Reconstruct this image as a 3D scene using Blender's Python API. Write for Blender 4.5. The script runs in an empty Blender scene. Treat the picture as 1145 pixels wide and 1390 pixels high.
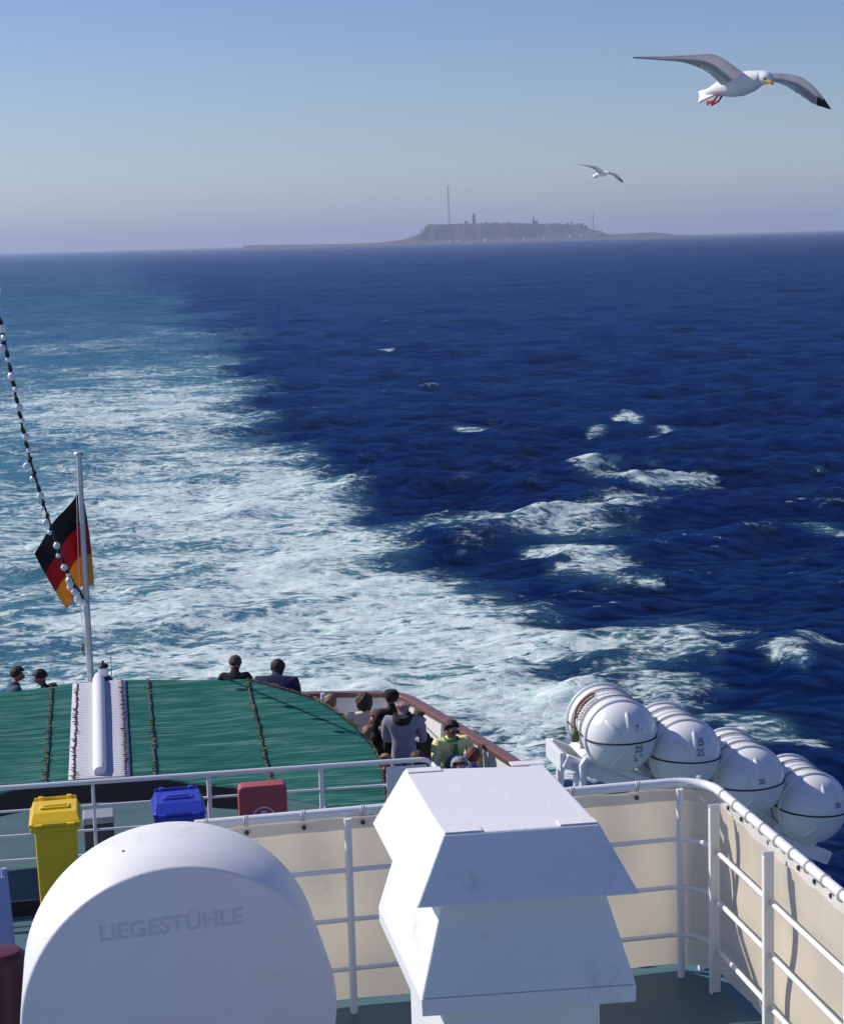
import bpy, bmesh, math, random
import numpy as np
from mathutils import Vector, Matrix, Euler
R_ = math.radians
random.seed(7); RNG = np.random.RandomState(5)
sc = bpy.context.scene; COL = sc.collection

# ---------------------------------------------------------------- camera, light, exposure
FPX = 2400.0; PITCH = math.atan(323/FPX); ROLL = math.atan(.028); EYE = 15.0
cam_d = bpy.data.cameras.new('camera'); cam = bpy.data.objects.new('camera', cam_d); COL.objects.link(cam)
cam_d.sensor_fit = 'AUTO'; cam_d.sensor_width = 36; cam_d.lens = FPX/1390*36
cam_d.shift_y = -45/1390; cam_d.clip_start = .1; cam_d.clip_end = 90000
_r0 = Vector((1,0,0)); _u0 = Vector((0,math.sin(PITCH),math.cos(PITCH))); _f = Vector((0,math.cos(PITCH),-math.sin(PITCH)))
_r = math.cos(ROLL)*_r0-math.sin(ROLL)*_u0; _u = math.cos(ROLL)*_u0+math.sin(ROLL)*_r0
cam.matrix_world = Matrix(((_r.x,_u.x,-_f.x,0),(_r.y,_u.y,-_f.y,0),(_r.z,_u.z,-_f.z,EYE),(0,0,0,1)))
sc.camera = cam
SUN = Vector((-.74,.27,.60)).normalized()
SUN_EL = math.asin(SUN.z); SUN_AZ = math.atan2(SUN.x, SUN.y)
w = bpy.data.worlds.new('World'); sc.world = w; w.use_nodes = True
nt = w.node_tree; bg = nt.nodes['Background']
sky = nt.nodes.new('ShaderNodeTexSky'); sky.sky_type = 'NISHITA'; sky.sun_disc = False
sky.sun_elevation = SUN_EL; sky.sun_rotation = SUN_AZ; sky.altitude = 0
sky.air_density = 1.0; sky.dust_density = 0.35; sky.ozone_density = 5.0
hs = nt.nodes.new('ShaderNodeHueSaturation'); hs.inputs['Saturation'].default_value = 1.13; hs.inputs['Hue'].default_value = .522
nt.links.new(sky.outputs[0], hs.inputs['Color']); nt.links.new(hs.outputs[0], bg.inputs[0]); bg.inputs[1].default_value = 0.105
sl = bpy.data.lights.new('sun', 'SUN'); sl.energy = 4.6; sl.angle = R_(.5); sl.color = (1,.95,.87)
so = bpy.data.objects.new('sun', sl); COL.objects.link(so); so.rotation_euler = SUN.to_track_quat('Z','Y').to_euler(); so.location = (0,0,60)
sc.view_settings.view_transform = 'Standard'; sc.view_settings.look = 'None'
sc.view_settings.exposure = 0.0; sc.view_settings.gamma = 1
sc.render.engine = 'CYCLES'

# ---------------------------------------------------------------- frames
TH = R_(10.8); CT, ST = math.cos(TH), math.sin(TH)
def S(a, b, z=0): return Vector((a*CT-b*ST, a*ST+b*CT, z))          # ship frame: a to starboard, b aft
def toS(p): return Vector((p[0]*CT+p[1]*ST, -p[0]*ST+p[1]*CT, p[2]))
def ray(x, y): return _f+(x-572.5)/FPX*_r+(650-y)/FPX*_u
def Z(x, y, z): d = ray(x,y); t = (z-EYE)/d.z; return Vector((0,0,EYE))+d*t
def Y(x, y, Yd): d = ray(x,y); return Vector((0,0,EYE))+d*(Yd/d.y)
def ZS(x, y, z): return toS(Z(x,y,z))
def BS(x, y, b): # ray hits ship plane b
    d = ray(x,y); ds = toS(d); return toS(Vector((0,0,EYE)))+ds*(b/ds.y)

# ---------------------------------------------------------------- materials
MATS = {}
def N(t, ty, **kw):
    n = t.nodes.new(ty)
    for k, v in kw.items(): setattr(n, k, v)
    return n
def mat(name, col, rough=.5, metal=0, var=.12, vscale=3.0, bump=.0, bscale=60, spec=.5, dirt=None, dscale=4, dcov=.35, trans=0, coat=0, sheen=0, stretch=(1,1,1)):
    if name in MATS: return MATS[name]
    m = bpy.data.materials.new(name); m.use_nodes = True; t = m.node_tree; b = t.nodes['Principled BSDF']
    tc = N(t,'ShaderNodeTexCoord'); mp = N(t,'ShaderNodeMapping'); mp.inputs['Scale'].default_value = stretch
    t.links.new(tc.outputs['Object'], mp.inputs[0])
    no = N(t,'ShaderNodeTexNoise'); no.inputs['Scale'].default_value = vscale; no.inputs['Detail'].default_value = 6
    t.links.new(mp.outputs[0], no.inputs['Vector'])
    mx = N(t,'ShaderNodeMix', data_type='RGBA')
    mx.inputs[6].default_value = tuple(c*(1-var) for c in col)+(1,); mx.inputs[7].default_value = tuple(min(1,c*(1+var)) for c in col)+(1,)
    t.links.new(no.outputs[0], mx.inputs[0]); out = mx.outputs[2]
    if dirt:
        n2 = N(t,'ShaderNodeTexNoise'); n2.inputs['Scale'].default_value = dscale; n2.inputs['Detail'].default_value = 9; n2.inputs['Roughness'].default_value = .7
        t.links.new(mp.outputs[0], n2.inputs['Vector'])
        rp = N(t,'ShaderNodeMapRange'); rp.inputs[1].default_value = .72-dcov*.45; rp.inputs[2].default_value = .82-dcov*.3
        t.links.new(n2.outputs[0], rp.inputs[0])
        m2 = N(t,'ShaderNodeMix', data_type='RGBA'); t.links.new(rp.outputs[0], m2.inputs[0]); t.links.new(out, m2.inputs[6]); m2.inputs[7].default_value = dirt+(1,)
        out = m2.outputs[2]
    t.links.new(out, b.inputs['Base Color'])
    b.inputs['Roughness'].default_value = rough; b.inputs['Metallic'].default_value = metal
    b.inputs['Specular IOR Level'].default_value = spec
    if coat: b.inputs['Coat Weight'].default_value = coat; b.inputs['Coat Roughness'].default_value = .1
    if sheen: b.inputs['Sheen Weight'].default_value = sheen
    if bump:
        n3 = N(t,'ShaderNodeTexNoise'); n3.inputs['Scale'].default_value = bscale; n3.inputs['Detail'].default_value = 4
        t.links.new(mp.outputs[0], n3.inputs['Vector'])
        bp = N(t,'ShaderNodeBump'); bp.inputs['Strength'].default_value = bump; bp.inputs['Distance'].default_value = .01
        t.links.new(n3.outputs[0], bp.inputs['Height']); t.links.new(bp.outputs[0], b.inputs['Normal'])
    if trans:
        tr = N(t,'ShaderNodeBsdfTranslucent'); t.links.new(out, tr.inputs[0]); ms = N(t,'ShaderNodeMixShader'); ms.inputs[0].default_value = trans
        t.links.new(b.outputs[0], ms.inputs[1]); t.links.new(tr.outputs[0], ms.inputs[2]); t.links.new(ms.outputs[0], t.nodes['Material Output'].inputs[0])
    MATS[name] = m; return m
WHITE = mat('white_ship_paint', (.80,.79,.785), .42, var=.05, bump=.13, bscale=55, dirt=(.64,.61,.57), dscale=3.2, dcov=.33)
WHITE2 = mat('white_gloss_paint', (.80,.80,.80), .3, var=.05, bump=.1, bscale=40, dirt=(.55,.42,.33), dscale=9, dcov=.12)
CANVAS = mat('cream_canvas', (.89,.765,.58), .85, var=.07, vscale=2.5, bump=.35, bscale=14, trans=.42, dirt=(.68,.58,.44), dscale=3.5, dcov=.2)
HEM = mat('canvas_hem', (.78,.74,.68), .85, var=.06, vscale=4, bump=.3, bscale=90, trans=.2)
STEEL_D = mat('dark_eyelet_metal', (.08,.075,.07), .4, metal=.6)
DECK = mat('green_deck_paint', (.075,.15,.165), .55, var=.2, vscale=1.5, bump=.2, bscale=30, dirt=(.05,.1,.16), dscale=1.6, dcov=.4, stretch=(.4,1.6,1))
BLACK = mat('black_paint', (.012,.012,.014), .6)
HULLM = mat('hull_white', (.75,.75,.74), .4, var=.06, vscale=.6)
WOOD = mat('varnished_teak', (.20,.075,.045), .35, var=.35, vscale=5, stretch=(1,1,6), coat=.3)
GREYP = mat('grey_plastic', (.30,.31,.34), .5)
YEL = mat('yellow_plastic', (.80,.53,.012), .38, var=.06, bump=.08, dirt=(.62,.42,.02), dscale=5, dcov=.35)
BLUE = mat('blue_plastic', (.03,.05,.42), .35, var=.12, bump=.08)
REDP = mat('faded_red_plastic', (.42,.075,.08), .5, var=.12, vscale=6, bump=.1)
MARK = mat('faded_mark', (.66,.60,.74), .6)
RUBBER = mat('black_rubber', (.02,.02,.02), .8)
ROPE = mat('brown_lashing_rope', (.11,.06,.03), .9, var=.45, vscale=30)
ROPEL = mat('pale_lashing_loop', (.50,.38,.2), .9, var=.3, vscale=20)
ROPED = mat('dark_rope', (.02,.022,.025), .8)
RAFT = mat('white_fibreglass', (.78,.78,.77), .32, var=.05, vscale=3, bump=.15, bscale=7, coat=.15, dirt=(.55,.54,.52), dscale=3.2, dcov=.2)
STENCIL = mat('worn_stencil', (.27,.25,.30), .8, var=.4, vscale=25)
STENCIL2 = mat('faded_lettering', (.63,.62,.71), .8, var=.07, vscale=9)
GLASSW = mat('milky_glass', (.82,.84,.86), .15, coat=.5)
ALU = mat('aluminium_pole', (.62,.62,.64), .32, metal=.55, var=.06)

# ---------------------------------------------------------------- mesh builder
class MB:
    def __init__(s): s.v=[]; s.f=[]; s.m=[]
    def add(s, vs, fs, mi=0):
        o=len(s.v); s.v+= [Vector(v) for v in vs]; s.f+=[tuple(i+o for i in f) for f in fs]; s.m+=[mi]*len(fs); return s
    def box(s, c, d, rz=0, M=None, mi=0):
        hx,hy,hz = d[0]/2,d[1]/2,d[2]/2; vs=[Vector((x,y,z)) for x in(-hx,hx) for y in(-hy,hy) for z in(-hz,hz)]
        Rm = M if M else Matrix.Rotation(rz,3,'Z'); vs=[Rm@v+Vector(c) for v in vs]
        return s.add(vs,[(0,1,3,2),(4,6,7,5),(0,4,5,1),(2,3,7,6),(0,2,6,4),(1,5,7,3)],mi)
    def frustum(s, lo, hi, mi=0):   # lists of n points
        n=len(lo); return s.add(list(lo)+list(hi), [tuple(range(n-1,-1,-1)), tuple(range(n,2*n))]+[(i,(i+1)%n,n+(i+1)%n,n+i) for i in range(n)],mi)
    def prism(s, poly, z0, z1, mi=0): return s.frustum([(p[0],p[1],z0) for p in poly],[(p[0],p[1],z1) for p in poly],mi)
    def tube(s, pts, r, seg=10, cap=True, mi=0, closed=False):
        P=[Vector(p) for p in pts]; n=len(P); rs = r if isinstance(r,(list,tuple)) else [r]*n
        vs=[]; ref=None
        for i in range(n):
            a = P[(i+1)%n] if (closed or i<n-1) else P[i]; b = P[i-1] if (closed or i>0) else P[i]
            t=(a-b).normalized()
            if ref is None: ref = t.orthogonal().normalized()
            u=(ref-t*ref.dot(t)); u = u.normalized() if u.length>1e-6 else t.orthogonal().normalized(); ref=u; v=t.cross(u)
            for k in range(seg):
                an=2*math.pi*k/seg; vs.append(P[i]+(u*math.cos(an)+v*math.sin(an))*rs[i])
        fs=[]
        for i in range(n if closed else n-1):
            j=(i+1)%n
            for k in range(seg):
                l=(k+1)%seg; fs.append((i*seg+k,i*seg+l,j*seg+l,j*seg+k))
        if cap and not closed: fs+= [tuple(range(seg-1,-1,-1)), tuple((n-1)*seg+k for k in range(seg))]
        return s.add(vs,fs,mi)
    def lathe(s, prof, M=Matrix(), seg=24, mi=0, arc=(0,2*math.pi)):  # prof [(r,z)] about local z; M 4x4
        full = abs(arc[1]-arc[0]-2*math.pi)<1e-6; ns = seg if full else seg+1
        vs=[]
        for (r,z) in prof:
            for k in range(ns):
                an=arc[0]+(arc[1]-arc[0])*k/seg; vs.append(M@Vector((r*math.cos(an),r*math.sin(an),z)))
        fs=[]
        for i in range(len(prof)-1):
            for k in range(seg):
                l=(k+1)%ns; fs.append((i*ns+k,i*ns+l,(i+1)*ns+l,(i+1)*ns+k))
        if full:
            if prof[0][0]>1e-5: fs.append(tuple(range(ns-1,-1,-1)))
            if prof[-1][0]>1e-5: fs.append(tuple((len(prof)-1)*ns+k for k in range(ns)))
        return s.add(vs,fs,mi)
    def grid(s, rows, mi=0):
        n=len(rows); m=len(rows[0]); return s.add([p for r in rows for p in r],[(i*m+j,i*m+j+1,(i+1)*m+j+1,(i+1)*m+j) for i in range(n-1) for j in range(m-1)],mi)
def part(name, mb, mats, root=None, world=False, smooth=True, bevel=0, ang=35, solid=0, kind=None, label=None, fix=True):
    vs = mb.v
    if world and root is not None:
        q=root; 
        Mi = (Matrix.Translation(root.location)@Matrix.Rotation(root.rotation_euler.z,4,'Z')).inverted()
        if root.parent: Mi = (Matrix.Translation(root.parent.location)@Matrix.Rotation(root.parent.rotation_euler.z,4,'Z')).inverted()
        vs=[Mi@v for v in vs]
    me=bpy.data.meshes.new(name); me.from_pydata([tuple(v) for v in vs],[],mb.f); me.update()
    if not isinstance(mats,(list,tuple)): mats=[mats]
    for m in mats: me.materials.append(m)
    if len(mats)>1: me.polygons.foreach_set('material_index', mb.m)
    if fix:
        bm=bmesh.new(); bm.from_mesh(me); bmesh.ops.remove_doubles(bm,verts=bm.verts,dist=1e-5); bmesh.ops.recalc_face_normals(bm,faces=bm.faces); bm.to_mesh(me); bm.free()
    if smooth:
        me.polygons.foreach_set('use_smooth',[True]*len(me.polygons)); me.set_sharp_from_angle(angle=R_(ang))
    o=bpy.data.objects.new(name,me); COL.objects.link(o); o.parent=root
    if bevel:
        b=o.modifiers.new('bevel','BEVEL'); b.width=bevel; b.segments=2; b.limit_method='ANGLE'; b.angle_limit=R_(40)
    if solid:
        b=o.modifiers.new('solid','SOLIDIFY'); b.thickness=solid; b.offset=0
    if kind: o['kind']=kind
    if label: o['label']=label
    return o
def tag(o, label, cat, group=None, kind=None):
    o['label']=label; o['category']=cat
    if group: o['group']=group
    if kind: o['kind']=kind
    return o
def thing(name, label, cat, loc=(0,0,0), rz=0, group=None):
    e=bpy.data.objects.new(name,None); COL.objects.link(e); e.location=loc; e.rotation_euler=(0,0,rz); e.empty_display_size=.2
    return tag(e,label,cat,group)
def copy_tree(o, parent=None):
    c=o.copy(); COL.objects.link(c); c.parent=parent
    for ch in list(o.children): copy_tree(ch,c)
    return c
def text_mb(body, size, depth=.002, bold=0):
    cu=bpy.data.curves.new('t','FONT'); cu.body=body; cu.size=size; cu.extrude=depth; cu.offset=bold; cu.align_x='CENTER'; cu.align_y='CENTER'
    to=bpy.data.objects.new('t',cu); COL.objects.link(to); bpy.context.view_layer.update()
    me=bpy.data.meshes.new_from_object(to.evaluated_get(bpy.context.evaluated_depsgraph_get()))
    mb=MB(); mb.add([v.co.copy() for v in me.vertices],[tuple(p.vertices) for p in me.polygons])
    bpy.data.objects.remove(to); bpy.data.curves.remove(cu); bpy.data.meshes.remove(me); return mb

# ---------------------------------------------------------------- numpy noise
_T = RNG.rand(256,256)
def vn(x, y):
    xi=np.floor(x).astype(int); yi=np.floor(y).astype(int); fx=x-xi; fy=y-yi; fx=fx*fx*(3-2*fx); fy=fy*fy*(3-2*fy)
    a=_T[xi&255,yi&255]; b=_T[(xi+1)&255,yi&255]; c=_T[xi&255,(yi+1)&255]; d=_T[(xi+1)&255,(yi+1)&255]
    return (a*(1-fx)+b*fx)*(1-fy)+(c*(1-fx)+d*fx)*fy
def fbm(x, y, o=4):
    s=0; a=1; t=0
    for i in range(o): s=s+a*vn(x+17.3*i,y+5.1*i); t+=a; a*=.5; x=x*2.03; y=y*2.03
    return s/t
def sst(a, b, x):
    t=np.clip((x-a)/(b-a),0,1); return t*t*(3-2*t)

# ================================================================= SEA
def build_sea():
    fine=np.arange(-17.4,17.401,.058); rest=np.arange(19.4,341,2.0)
    ang=np.radians(np.concatenate([fine,rest]))
    inv=np.linspace(1/31.0,1/45000.0,1850); rad=np.concatenate([[1.0,8,16,24],1/inv])
    A,Rr=np.meshgrid(ang,rad); x=Rr*np.sin(A); y=Rr*np.cos(A)
    dr=np.gradient(rad)[:,None]*np.ones_like(x); dl=Rr*np.radians(.058)*np.ones_like(x)
    nfine=len(fine); dl[:,nfine:]=Rr[:,nfine:]*np.radians(2)
    ca,sa=np.cos(A),np.sin(A)
    dx=np.zeros_like(x); dy=np.zeros_like(x); h=np.zeros_like(x); slope=np.zeros_like(x)
    rs=np.random.RandomState(11); nw=88
    lam=np.exp(np.linspace(math.log(.7),math.log(24),nw)); wd=R_(168)   # waves run roughly toward the camera
    for L in lam:
        k=2*math.pi/L; th=wd+rs.normal(0,.55)
        kx,ky=k*math.sin(th),k*math.cos(th); kr=abs(kx*sa+ky*ca)/k; kt=abs(kx*ca-ky*sa)/k
        sp=np.maximum(dr*kr,dl*kt)
        att=np.clip((L/np.maximum(sp,1e-6)-2.6)/3.0,0,1)
        amp=.0088*L**1.0*(1 if L<8 else (8/L)**.95)*rs.uniform(.5,1.3)
        ph=kx*x+ky*y+rs.uniform(0,6.28)
        c=np.cos(ph)*att; s_=np.sin(ph)*att
        h+=amp*c; q=.45
        dx-=q*amp*(kx/k)*s_; dy-=q*amp*(ky/k)*s_; slope+=amp*k*c
    for L in np.exp(np.linspace(math.log(38),math.log(240),26)):
        k=2*math.pi/L; th=wd+rs.normal(0,.5); kx,ky=k*math.sin(th),k*math.cos(th); kr=abs(kx*sa+ky*ca)/k; kt=abs(kx*ca-ky*sa)/k
        sp=np.maximum(dr*kr,dl*kt); att=np.clip((L/np.maximum(sp,1e-6)-1.6)/2.0,0,1)
        h+=.0014*L*rs.uniform(.5,1.3)*np.cos(kx*x+ky*y+rs.uniform(0,6.28))*att*sst(110,600,Rr)
    # wave groups so that the surface is not even
    grp=.65+.7*fbm(x/38+3,y/38,2)
    h*=grp; dx*=grp; dy*=grp
    # ---------------- wake and foam fields, laid out on the water in metres
    edge_px=[(700,1010),(722,930),(725,890),(712,850),(668,795),(600,735),(560,690),(470,630),(395,560),(345,500),(300,440),(255,395),(225,370),(205,355)]
    E=[Z(px,py,0) for px,py in edge_px]; ey=np.array([p.y for p in E]); ex=np.array([p.x for p in E])
    ey=np.concatenate([[20],ey,[60000]]); ex=np.concatenate([[2.6],ex,[ex[-1]*60000/ey[-2]]])
    wob=(fbm(x/9+40,y/14+7,4)-.5)*np.clip(y,40,400)*.09
    d=np.interp(y,ey,ex)+wob-x                       # > 0 inside the wake
    wid=1.5+.035*y
    inside=sst(-.25,1,d/wid)
    yfall=np.interp(y,[30,60,95,130,180,230,300,420,800,3000],[.82,.76,.66,.56,.44,.29,.17,.06,.01,0])
    patch=fbm(x/16+9,y/34+2,4)
    edgeboost=np.exp(-((d-wid*1.6)/(wid*2.4))**2)*np.interp(y,[40,110,200,300],[.16,.22,.10,0])
    left=sst(8,26,d)*np.interp(y,[40,60,130,220],[.16,.25,.18,0])
    foam=inside*np.clip(yfall+edgeboost-left+(patch-.5)*1.15*np.interp(y,[40,90,220,450],[.45,.9,.9,.25])+(fbm(x/6.5+2,y/2.6+h*.8,4)-.5)*.62*np.clip(1.8-dr*.8,0.15,1),0,1)
    aer=inside*np.interp(y,[30,90,200,300,600,2000,9000],[.95,.95,.85,.56,.34,.14,0])*(.75+.5*patch)
    def streak(pts, wdt, val, lift=0, rag=.8):
        nonlocal foam, aer, h
        P=[Z(a,b,0) for a,b in pts]; best=np.full_like(x,1e9); tt=np.zeros_like(x); tot=0
        fac=np.clip(y/90,.4,2)
        for i in range(len(P)-1):
            ax,ay=P[i].x,P[i].y; bx,by=P[i+1].x-ax,P[i+1].y-ay; l2=bx*bx+by*by
            t=np.clip(((x-ax)*bx+(y-ay)*by)/l2,0,1); dd=np.hypot(x-ax-t*bx,y-ay-t*by)
            m=dd<best; best=np.where(m,dd,best); tt=np.where(m,(i+t)/(len(P)-1),tt)
        b2=best+(fbm(x/2.2+wdt*9,y/4.0,4)-.5)*wdt*1.6*rag
        taper=np.interp(tt,[0,.15,.85,1],[.45,1,1,.4])
        g=np.exp(-(np.maximum(b2,0)/(wdt*taper))**2)
        foam=np.maximum(foam,np.clip(foam*.5+g*val,0,1)); aer=np.maximum(aer,g*min(.6,val))
        if lift: h+=lift*np.exp(-(best/(wdt*2.2))**2)*taper
    streak([(772,637),(815,650),(862,660),(900,664)],1.1,0.74,.35)
    streak([(880,664),(915,655),(950,648)],1.7,0.72,.5)
    streak([(870,672),(838,682),(800,700),(760,716)],1.6,0.66,.4)
    streak([(800,705),(750,715),(680,712),(620,718),(560,722)],3.4,0.59,0)
    streak([(730,755),(760,748),(800,757),(830,775)],1.4,0.62,.35)
    streak([(760,770),(810,785),(880,797)],1.2,0.59,.1)
    streak([(735,905),(790,895),(850,878),(915,862),(990,866)],1.6,0.66,.3)
    streak([(800,925),(870,905),(930,895),(985,893)],1.5,0.67,.2)
    streak([(700,960),(760,950),(840,945),(930,930)],1.9,0.64,0)
    streak([(720,860),(750,880),(820,885)],1.3,0.62,.1)
    streak([(870,970),(940,985),(1000,990),(1060,1005)],1.1,0.62,.2)
    streak([(1000,1003),(1060,1018),(1110,1030)],.9,0.66,.2)
    streak([(1050,905),(1068,898),(1090,915)],.7,0.72,.45)
    streak([(1085,880),(1115,888),(1145,884)],.6,0.62,.1)
    streak([(836,570),(852,566),(866,574)],.6,0.72,.2)
    streak([(820,583),(800,590)],.5,0.60)
    streak([(880,590),(905,592)],.5,0.68); streak([(624,578),(650,580)],1.2,0.65); streak([(1015,483),(1050,483)],1.6,0.67)
    streak([(520,478),(532,478)],1.6,0.68); streak([(250,540),(285,543)],1.3,0.72); streak([(1090,712),(1140,720)],.9,0.56)
    streak([(740,700),(770,690)],1.0,0.62); streak([(900,580),(912,585)],.7,0.62); streak([(243,383),(249,383)],3,0.68)
    streak([(708,1065),(700,1000),(690,930),(655,850)],3.0,.84,0)
    streak([(765,1045),(800,1050),(850,1056)],1.6,.80,0)
    # breaking crests where the waves are steepest
    cap=sst(.34,.62,slope*grp+(fbm(x/6,y/9,3)-.5)*.5)*sst(.60,.78,fbm(x/30+77,y/45+13,3))
    foam=np.maximum(foam,cap*.40*np.clip(1-y/900,0,1))
    # the prop wash flattens the swell but leaves it lumpy
    h=h*(1-.55*inside*np.clip(1.3-y/500,0,1))+inside*np.clip(1.2-y/260,0,1)*(fbm(x/2.6,y/3.4,4)-.5)*.55*np.clip(2.2-dr*1.6,0,1)
    X=x+dx; Yy=y+dy
    far=sst(30,520,Rr)
    co=np.stack([X,Yy,h],-1).reshape(-1,3).astype(np.float32)
    n,m=x.shape
    ii,jj=np.meshgrid(np.arange(n-1),np.arange(m),indexing='ij'); j2=(jj+1)%m
    q=np.stack([ii*m+jj,ii*m+j2,(ii+1)*m+j2,(ii+1)*m+jj],-1).reshape(-1,4)[:, ::-1].astype(np.int32)
    me=bpy.data.meshes.new('sea'); me.vertices.add(len(co)); me.vertices.foreach_set('co',co.ravel())
    me.loops.add(q.size); me.loops.foreach_set('vertex_index',np.ascontiguousarray(q).ravel())
    me.polygons.add(len(q)); me.polygons.foreach_set('loop_start',np.arange(0,q.size,4,dtype=np.int32)); 
    me.update(calc_edges=True); me.polygons.foreach_set('use_smooth',np.ones(len(q),dtype=bool))
    for nm,arr in (('foam',foam),('aer',aer),('far',far)):
        at=me.attributes.new(nm,'FLOAT','POINT'); at.data.foreach_set('value',np.clip(arr,0,1).astype(np.float32).ravel())
    me.update()
    o=bpy.data.objects.new('sea',me); COL.objects.link(o); o['kind']='structure'
    # material
    mt=bpy.data.materials.new('sea_water'); mt.use_nodes=True; t=mt.node_tree; b=t.nodes['Principled BSDF']; L=t.links.new
    tc=N(t,'ShaderNodeTexCoord').outputs['Object']
    def attr(n): a=N(t,'ShaderNodeAttribute'); a.attribute_name=n; return a.outputs['Fac']
    def mth(op,a,b2=None,c=None,cl=False):
        n=N(t,'ShaderNodeMath',operation=op,use_clamp=cl)
        for i,v in enumerate((a,b2,c)):
            if v is None: continue
            if isinstance(v,(int,float)): n.inputs[i].default_value=v
            else: L(v,n.inputs[i])
        return n.outputs[0]
    def noise(sc_,det=6,rough=.6,dist=0,st=(1,1,1),off=0):
        mp=N(t,'ShaderNodeMapping'); mp.inputs['Scale'].default_value=st; mp.inputs['Location'].default_value=(off,off*.7,0); L(tc,mp.inputs[0])
        n=N(t,'ShaderNodeTexNoise'); n.inputs['Scale'].default_value=sc_; n.inputs['Detail'].default_value=det; n.inputs['Roughness'].default_value=rough; n.inputs['Distortion'].default_value=dist
        L(mp.outputs[0],n.inputs['Vector']); return n.outputs[0]
    fo,ae,fa=attr('foam'),attr('aer'),attr('far')
    n1=noise(.62,9,.64,.9,(.62,1.15,1)); n2=noise(2.6,8,.68,.7,(.8,1,1),13)
    n3=noise(1.4,8,.64,.8,(.65,1.2,1),31)
    rid=mth('SUBTRACT',1,mth('MULTIPLY',mth('ABSOLUTE',mth('SUBTRACT',n1,.5)),4.2,cl=True))
    rid2=mth('SUBTRACT',1,mth('MULTIPLY',mth('ABSOLUTE',mth('SUBTRACT',n3,.5)),4.5,cl=True))
    n4=noise(.20,6,.6,.8,(.6,1.3,1),51)
    lace=mth('ADD',mth('MULTIPLY',n4,.5),mth('ADD',mth('MULTIPLY',rid,.28),mth('ADD',mth('MULTIPLY',rid2,.24),mth('MULTIPLY',n2,.42))))
    lace=mth('ADD',mth('MULTIPLY',mth('SUBTRACT',lace,.865),2.6),.5)
    thr=mth('SUBTRACT',.98,mth('MULTIPLY',fo,.80))
    mr=N(t,'ShaderNodeMapRange',interpolation_type='SMOOTHSTEP'); L(lace,mr.inputs[0]); L(mth('SUBTRACT',thr,.22),mr.inputs[1]); L(mth('ADD',thr,.32),mr.inputs[2])
    gate=mth('MULTIPLY',mth('SUBTRACT',fo,.02),12,cl=True)
    ff=mth('MULTIPLY',mr.outputs[0],gate,cl=True)
    nn_=noise(.20,8,.7,.5,(.5,1.5,1),5); nr=N(t,'ShaderNodeMapRange'); nr.inputs[1].default_value=.36; nr.inputs[2].default_value=.64; L(nn_,nr.inputs[0]); nn=nr.outputs[0]
    mx=N(t,'ShaderNodeMix',data_type='RGBA'); mx.inputs[6].default_value=(.0005,.005,.038,1); mx.inputs[7].default_value=(.0018,.020,.135,1)
    L(nn,mx.inputs[0])
    mx2=N(t,'ShaderNodeMix',data_type='RGBA'); L(mx.outputs[2],mx2.inputs[6]); mx2.inputs[7].default_value=(.12,.35,.32,1)
    L(mth('MULTIPLY',ae,mth('ADD',.45,mth('MULTIPLY',n1,.8)),cl=True),mx2.inputs[0])
    L(mx2.outputs[2],b.inputs['Base Color'])
    b.inputs['IOR'].default_value=1.33; b.inputs['Specular IOR Level'].default_value=.50; b.inputs['Specular Tint'].default_value=(.30,.66,1,1)
    L(mth('ADD',mth('ADD',.14,mth('MULTIPLY',fa,.18)),mth('MULTIPLY',ae,.22)),b.inputs['Roughness'])
    rough_out=b.inputs['Roughness'].links[0].from_socket; col_out=mx2.outputs[2]
    # ripples
    s1=noise(1.1,9,.66,.3,(.8,1.6,1)); s2=noise(.25,8,.70,.2,(1,1.2,1),3); s3=noise(5.5,4,.6,0,(1,1.3,1),8)
    hh=mth('ADD',mth('MULTIPLY',s1,1.25),mth('ADD',mth('MULTIPLY',mth('MULTIPLY',s2,5.0),mth('ADD',.12,mth('MULTIPLY',fa,.88))),mth('MULTIPLY',s3,.09)))
    s4=noise(.035,7,.6,.3,(.55,1.5,1),17); fa2=mth('MULTIPLY',mth('SUBTRACT',fa,.55),2.2,cl=True)
    hh=mth('ADD',hh,mth('MULTIPLY',mth('MULTIPLY',s4,22),fa2))
    hh=mth('ADD',hh,mth('MULTIPLY',ff,.06))
    bp=N(t,'ShaderNodeBump'); bp.inputs['Strength'].default_value=1.0; bp.inputs['Distance'].default_value=1.0; L(hh,bp.inputs['Height'])
    t.nodes.remove(b); df=N(t,'ShaderNodeBsdfDiffuse'); L(col_out,df.inputs[0]); L(bp.outputs[0],df.inputs['Normal'])
    gl=N(t,'ShaderNodeBsdfGlossy'); gl.inputs[0].default_value=(.25,.54,1,1); L(rough_out,gl.inputs['Roughness']); L(bp.outputs[0],gl.inputs['Normal'])
    fr=N(t,'ShaderNodeLayerWeight'); fr.inputs['Blend'].default_value=.5; L(bp.outputs[0],fr.inputs['Normal'])
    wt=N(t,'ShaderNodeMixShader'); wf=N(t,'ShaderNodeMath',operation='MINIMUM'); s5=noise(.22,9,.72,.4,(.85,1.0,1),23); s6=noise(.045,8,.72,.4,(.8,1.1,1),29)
    pt=N(t,'ShaderNodeMapRange'); pt.inputs[1].default_value=.33; pt.inputs[2].default_value=.67; pt.inputs[1].default_value=.39; pt.inputs[2].default_value=.62; pt.inputs[3].default_value=.08; pt.inputs[4].default_value=3.0; s7=noise(.85,8,.78,.5,(.7,1.5,1),41); L(mth('ADD',mth('MULTIPLY',s7,.45),mth('ADD',mth('MULTIPLY',s5,.37),mth('MULTIPLY',s6,.18))),pt.inputs[0])  # noise scales the sky reflection: painted light and dark of chop not modelled
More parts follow.
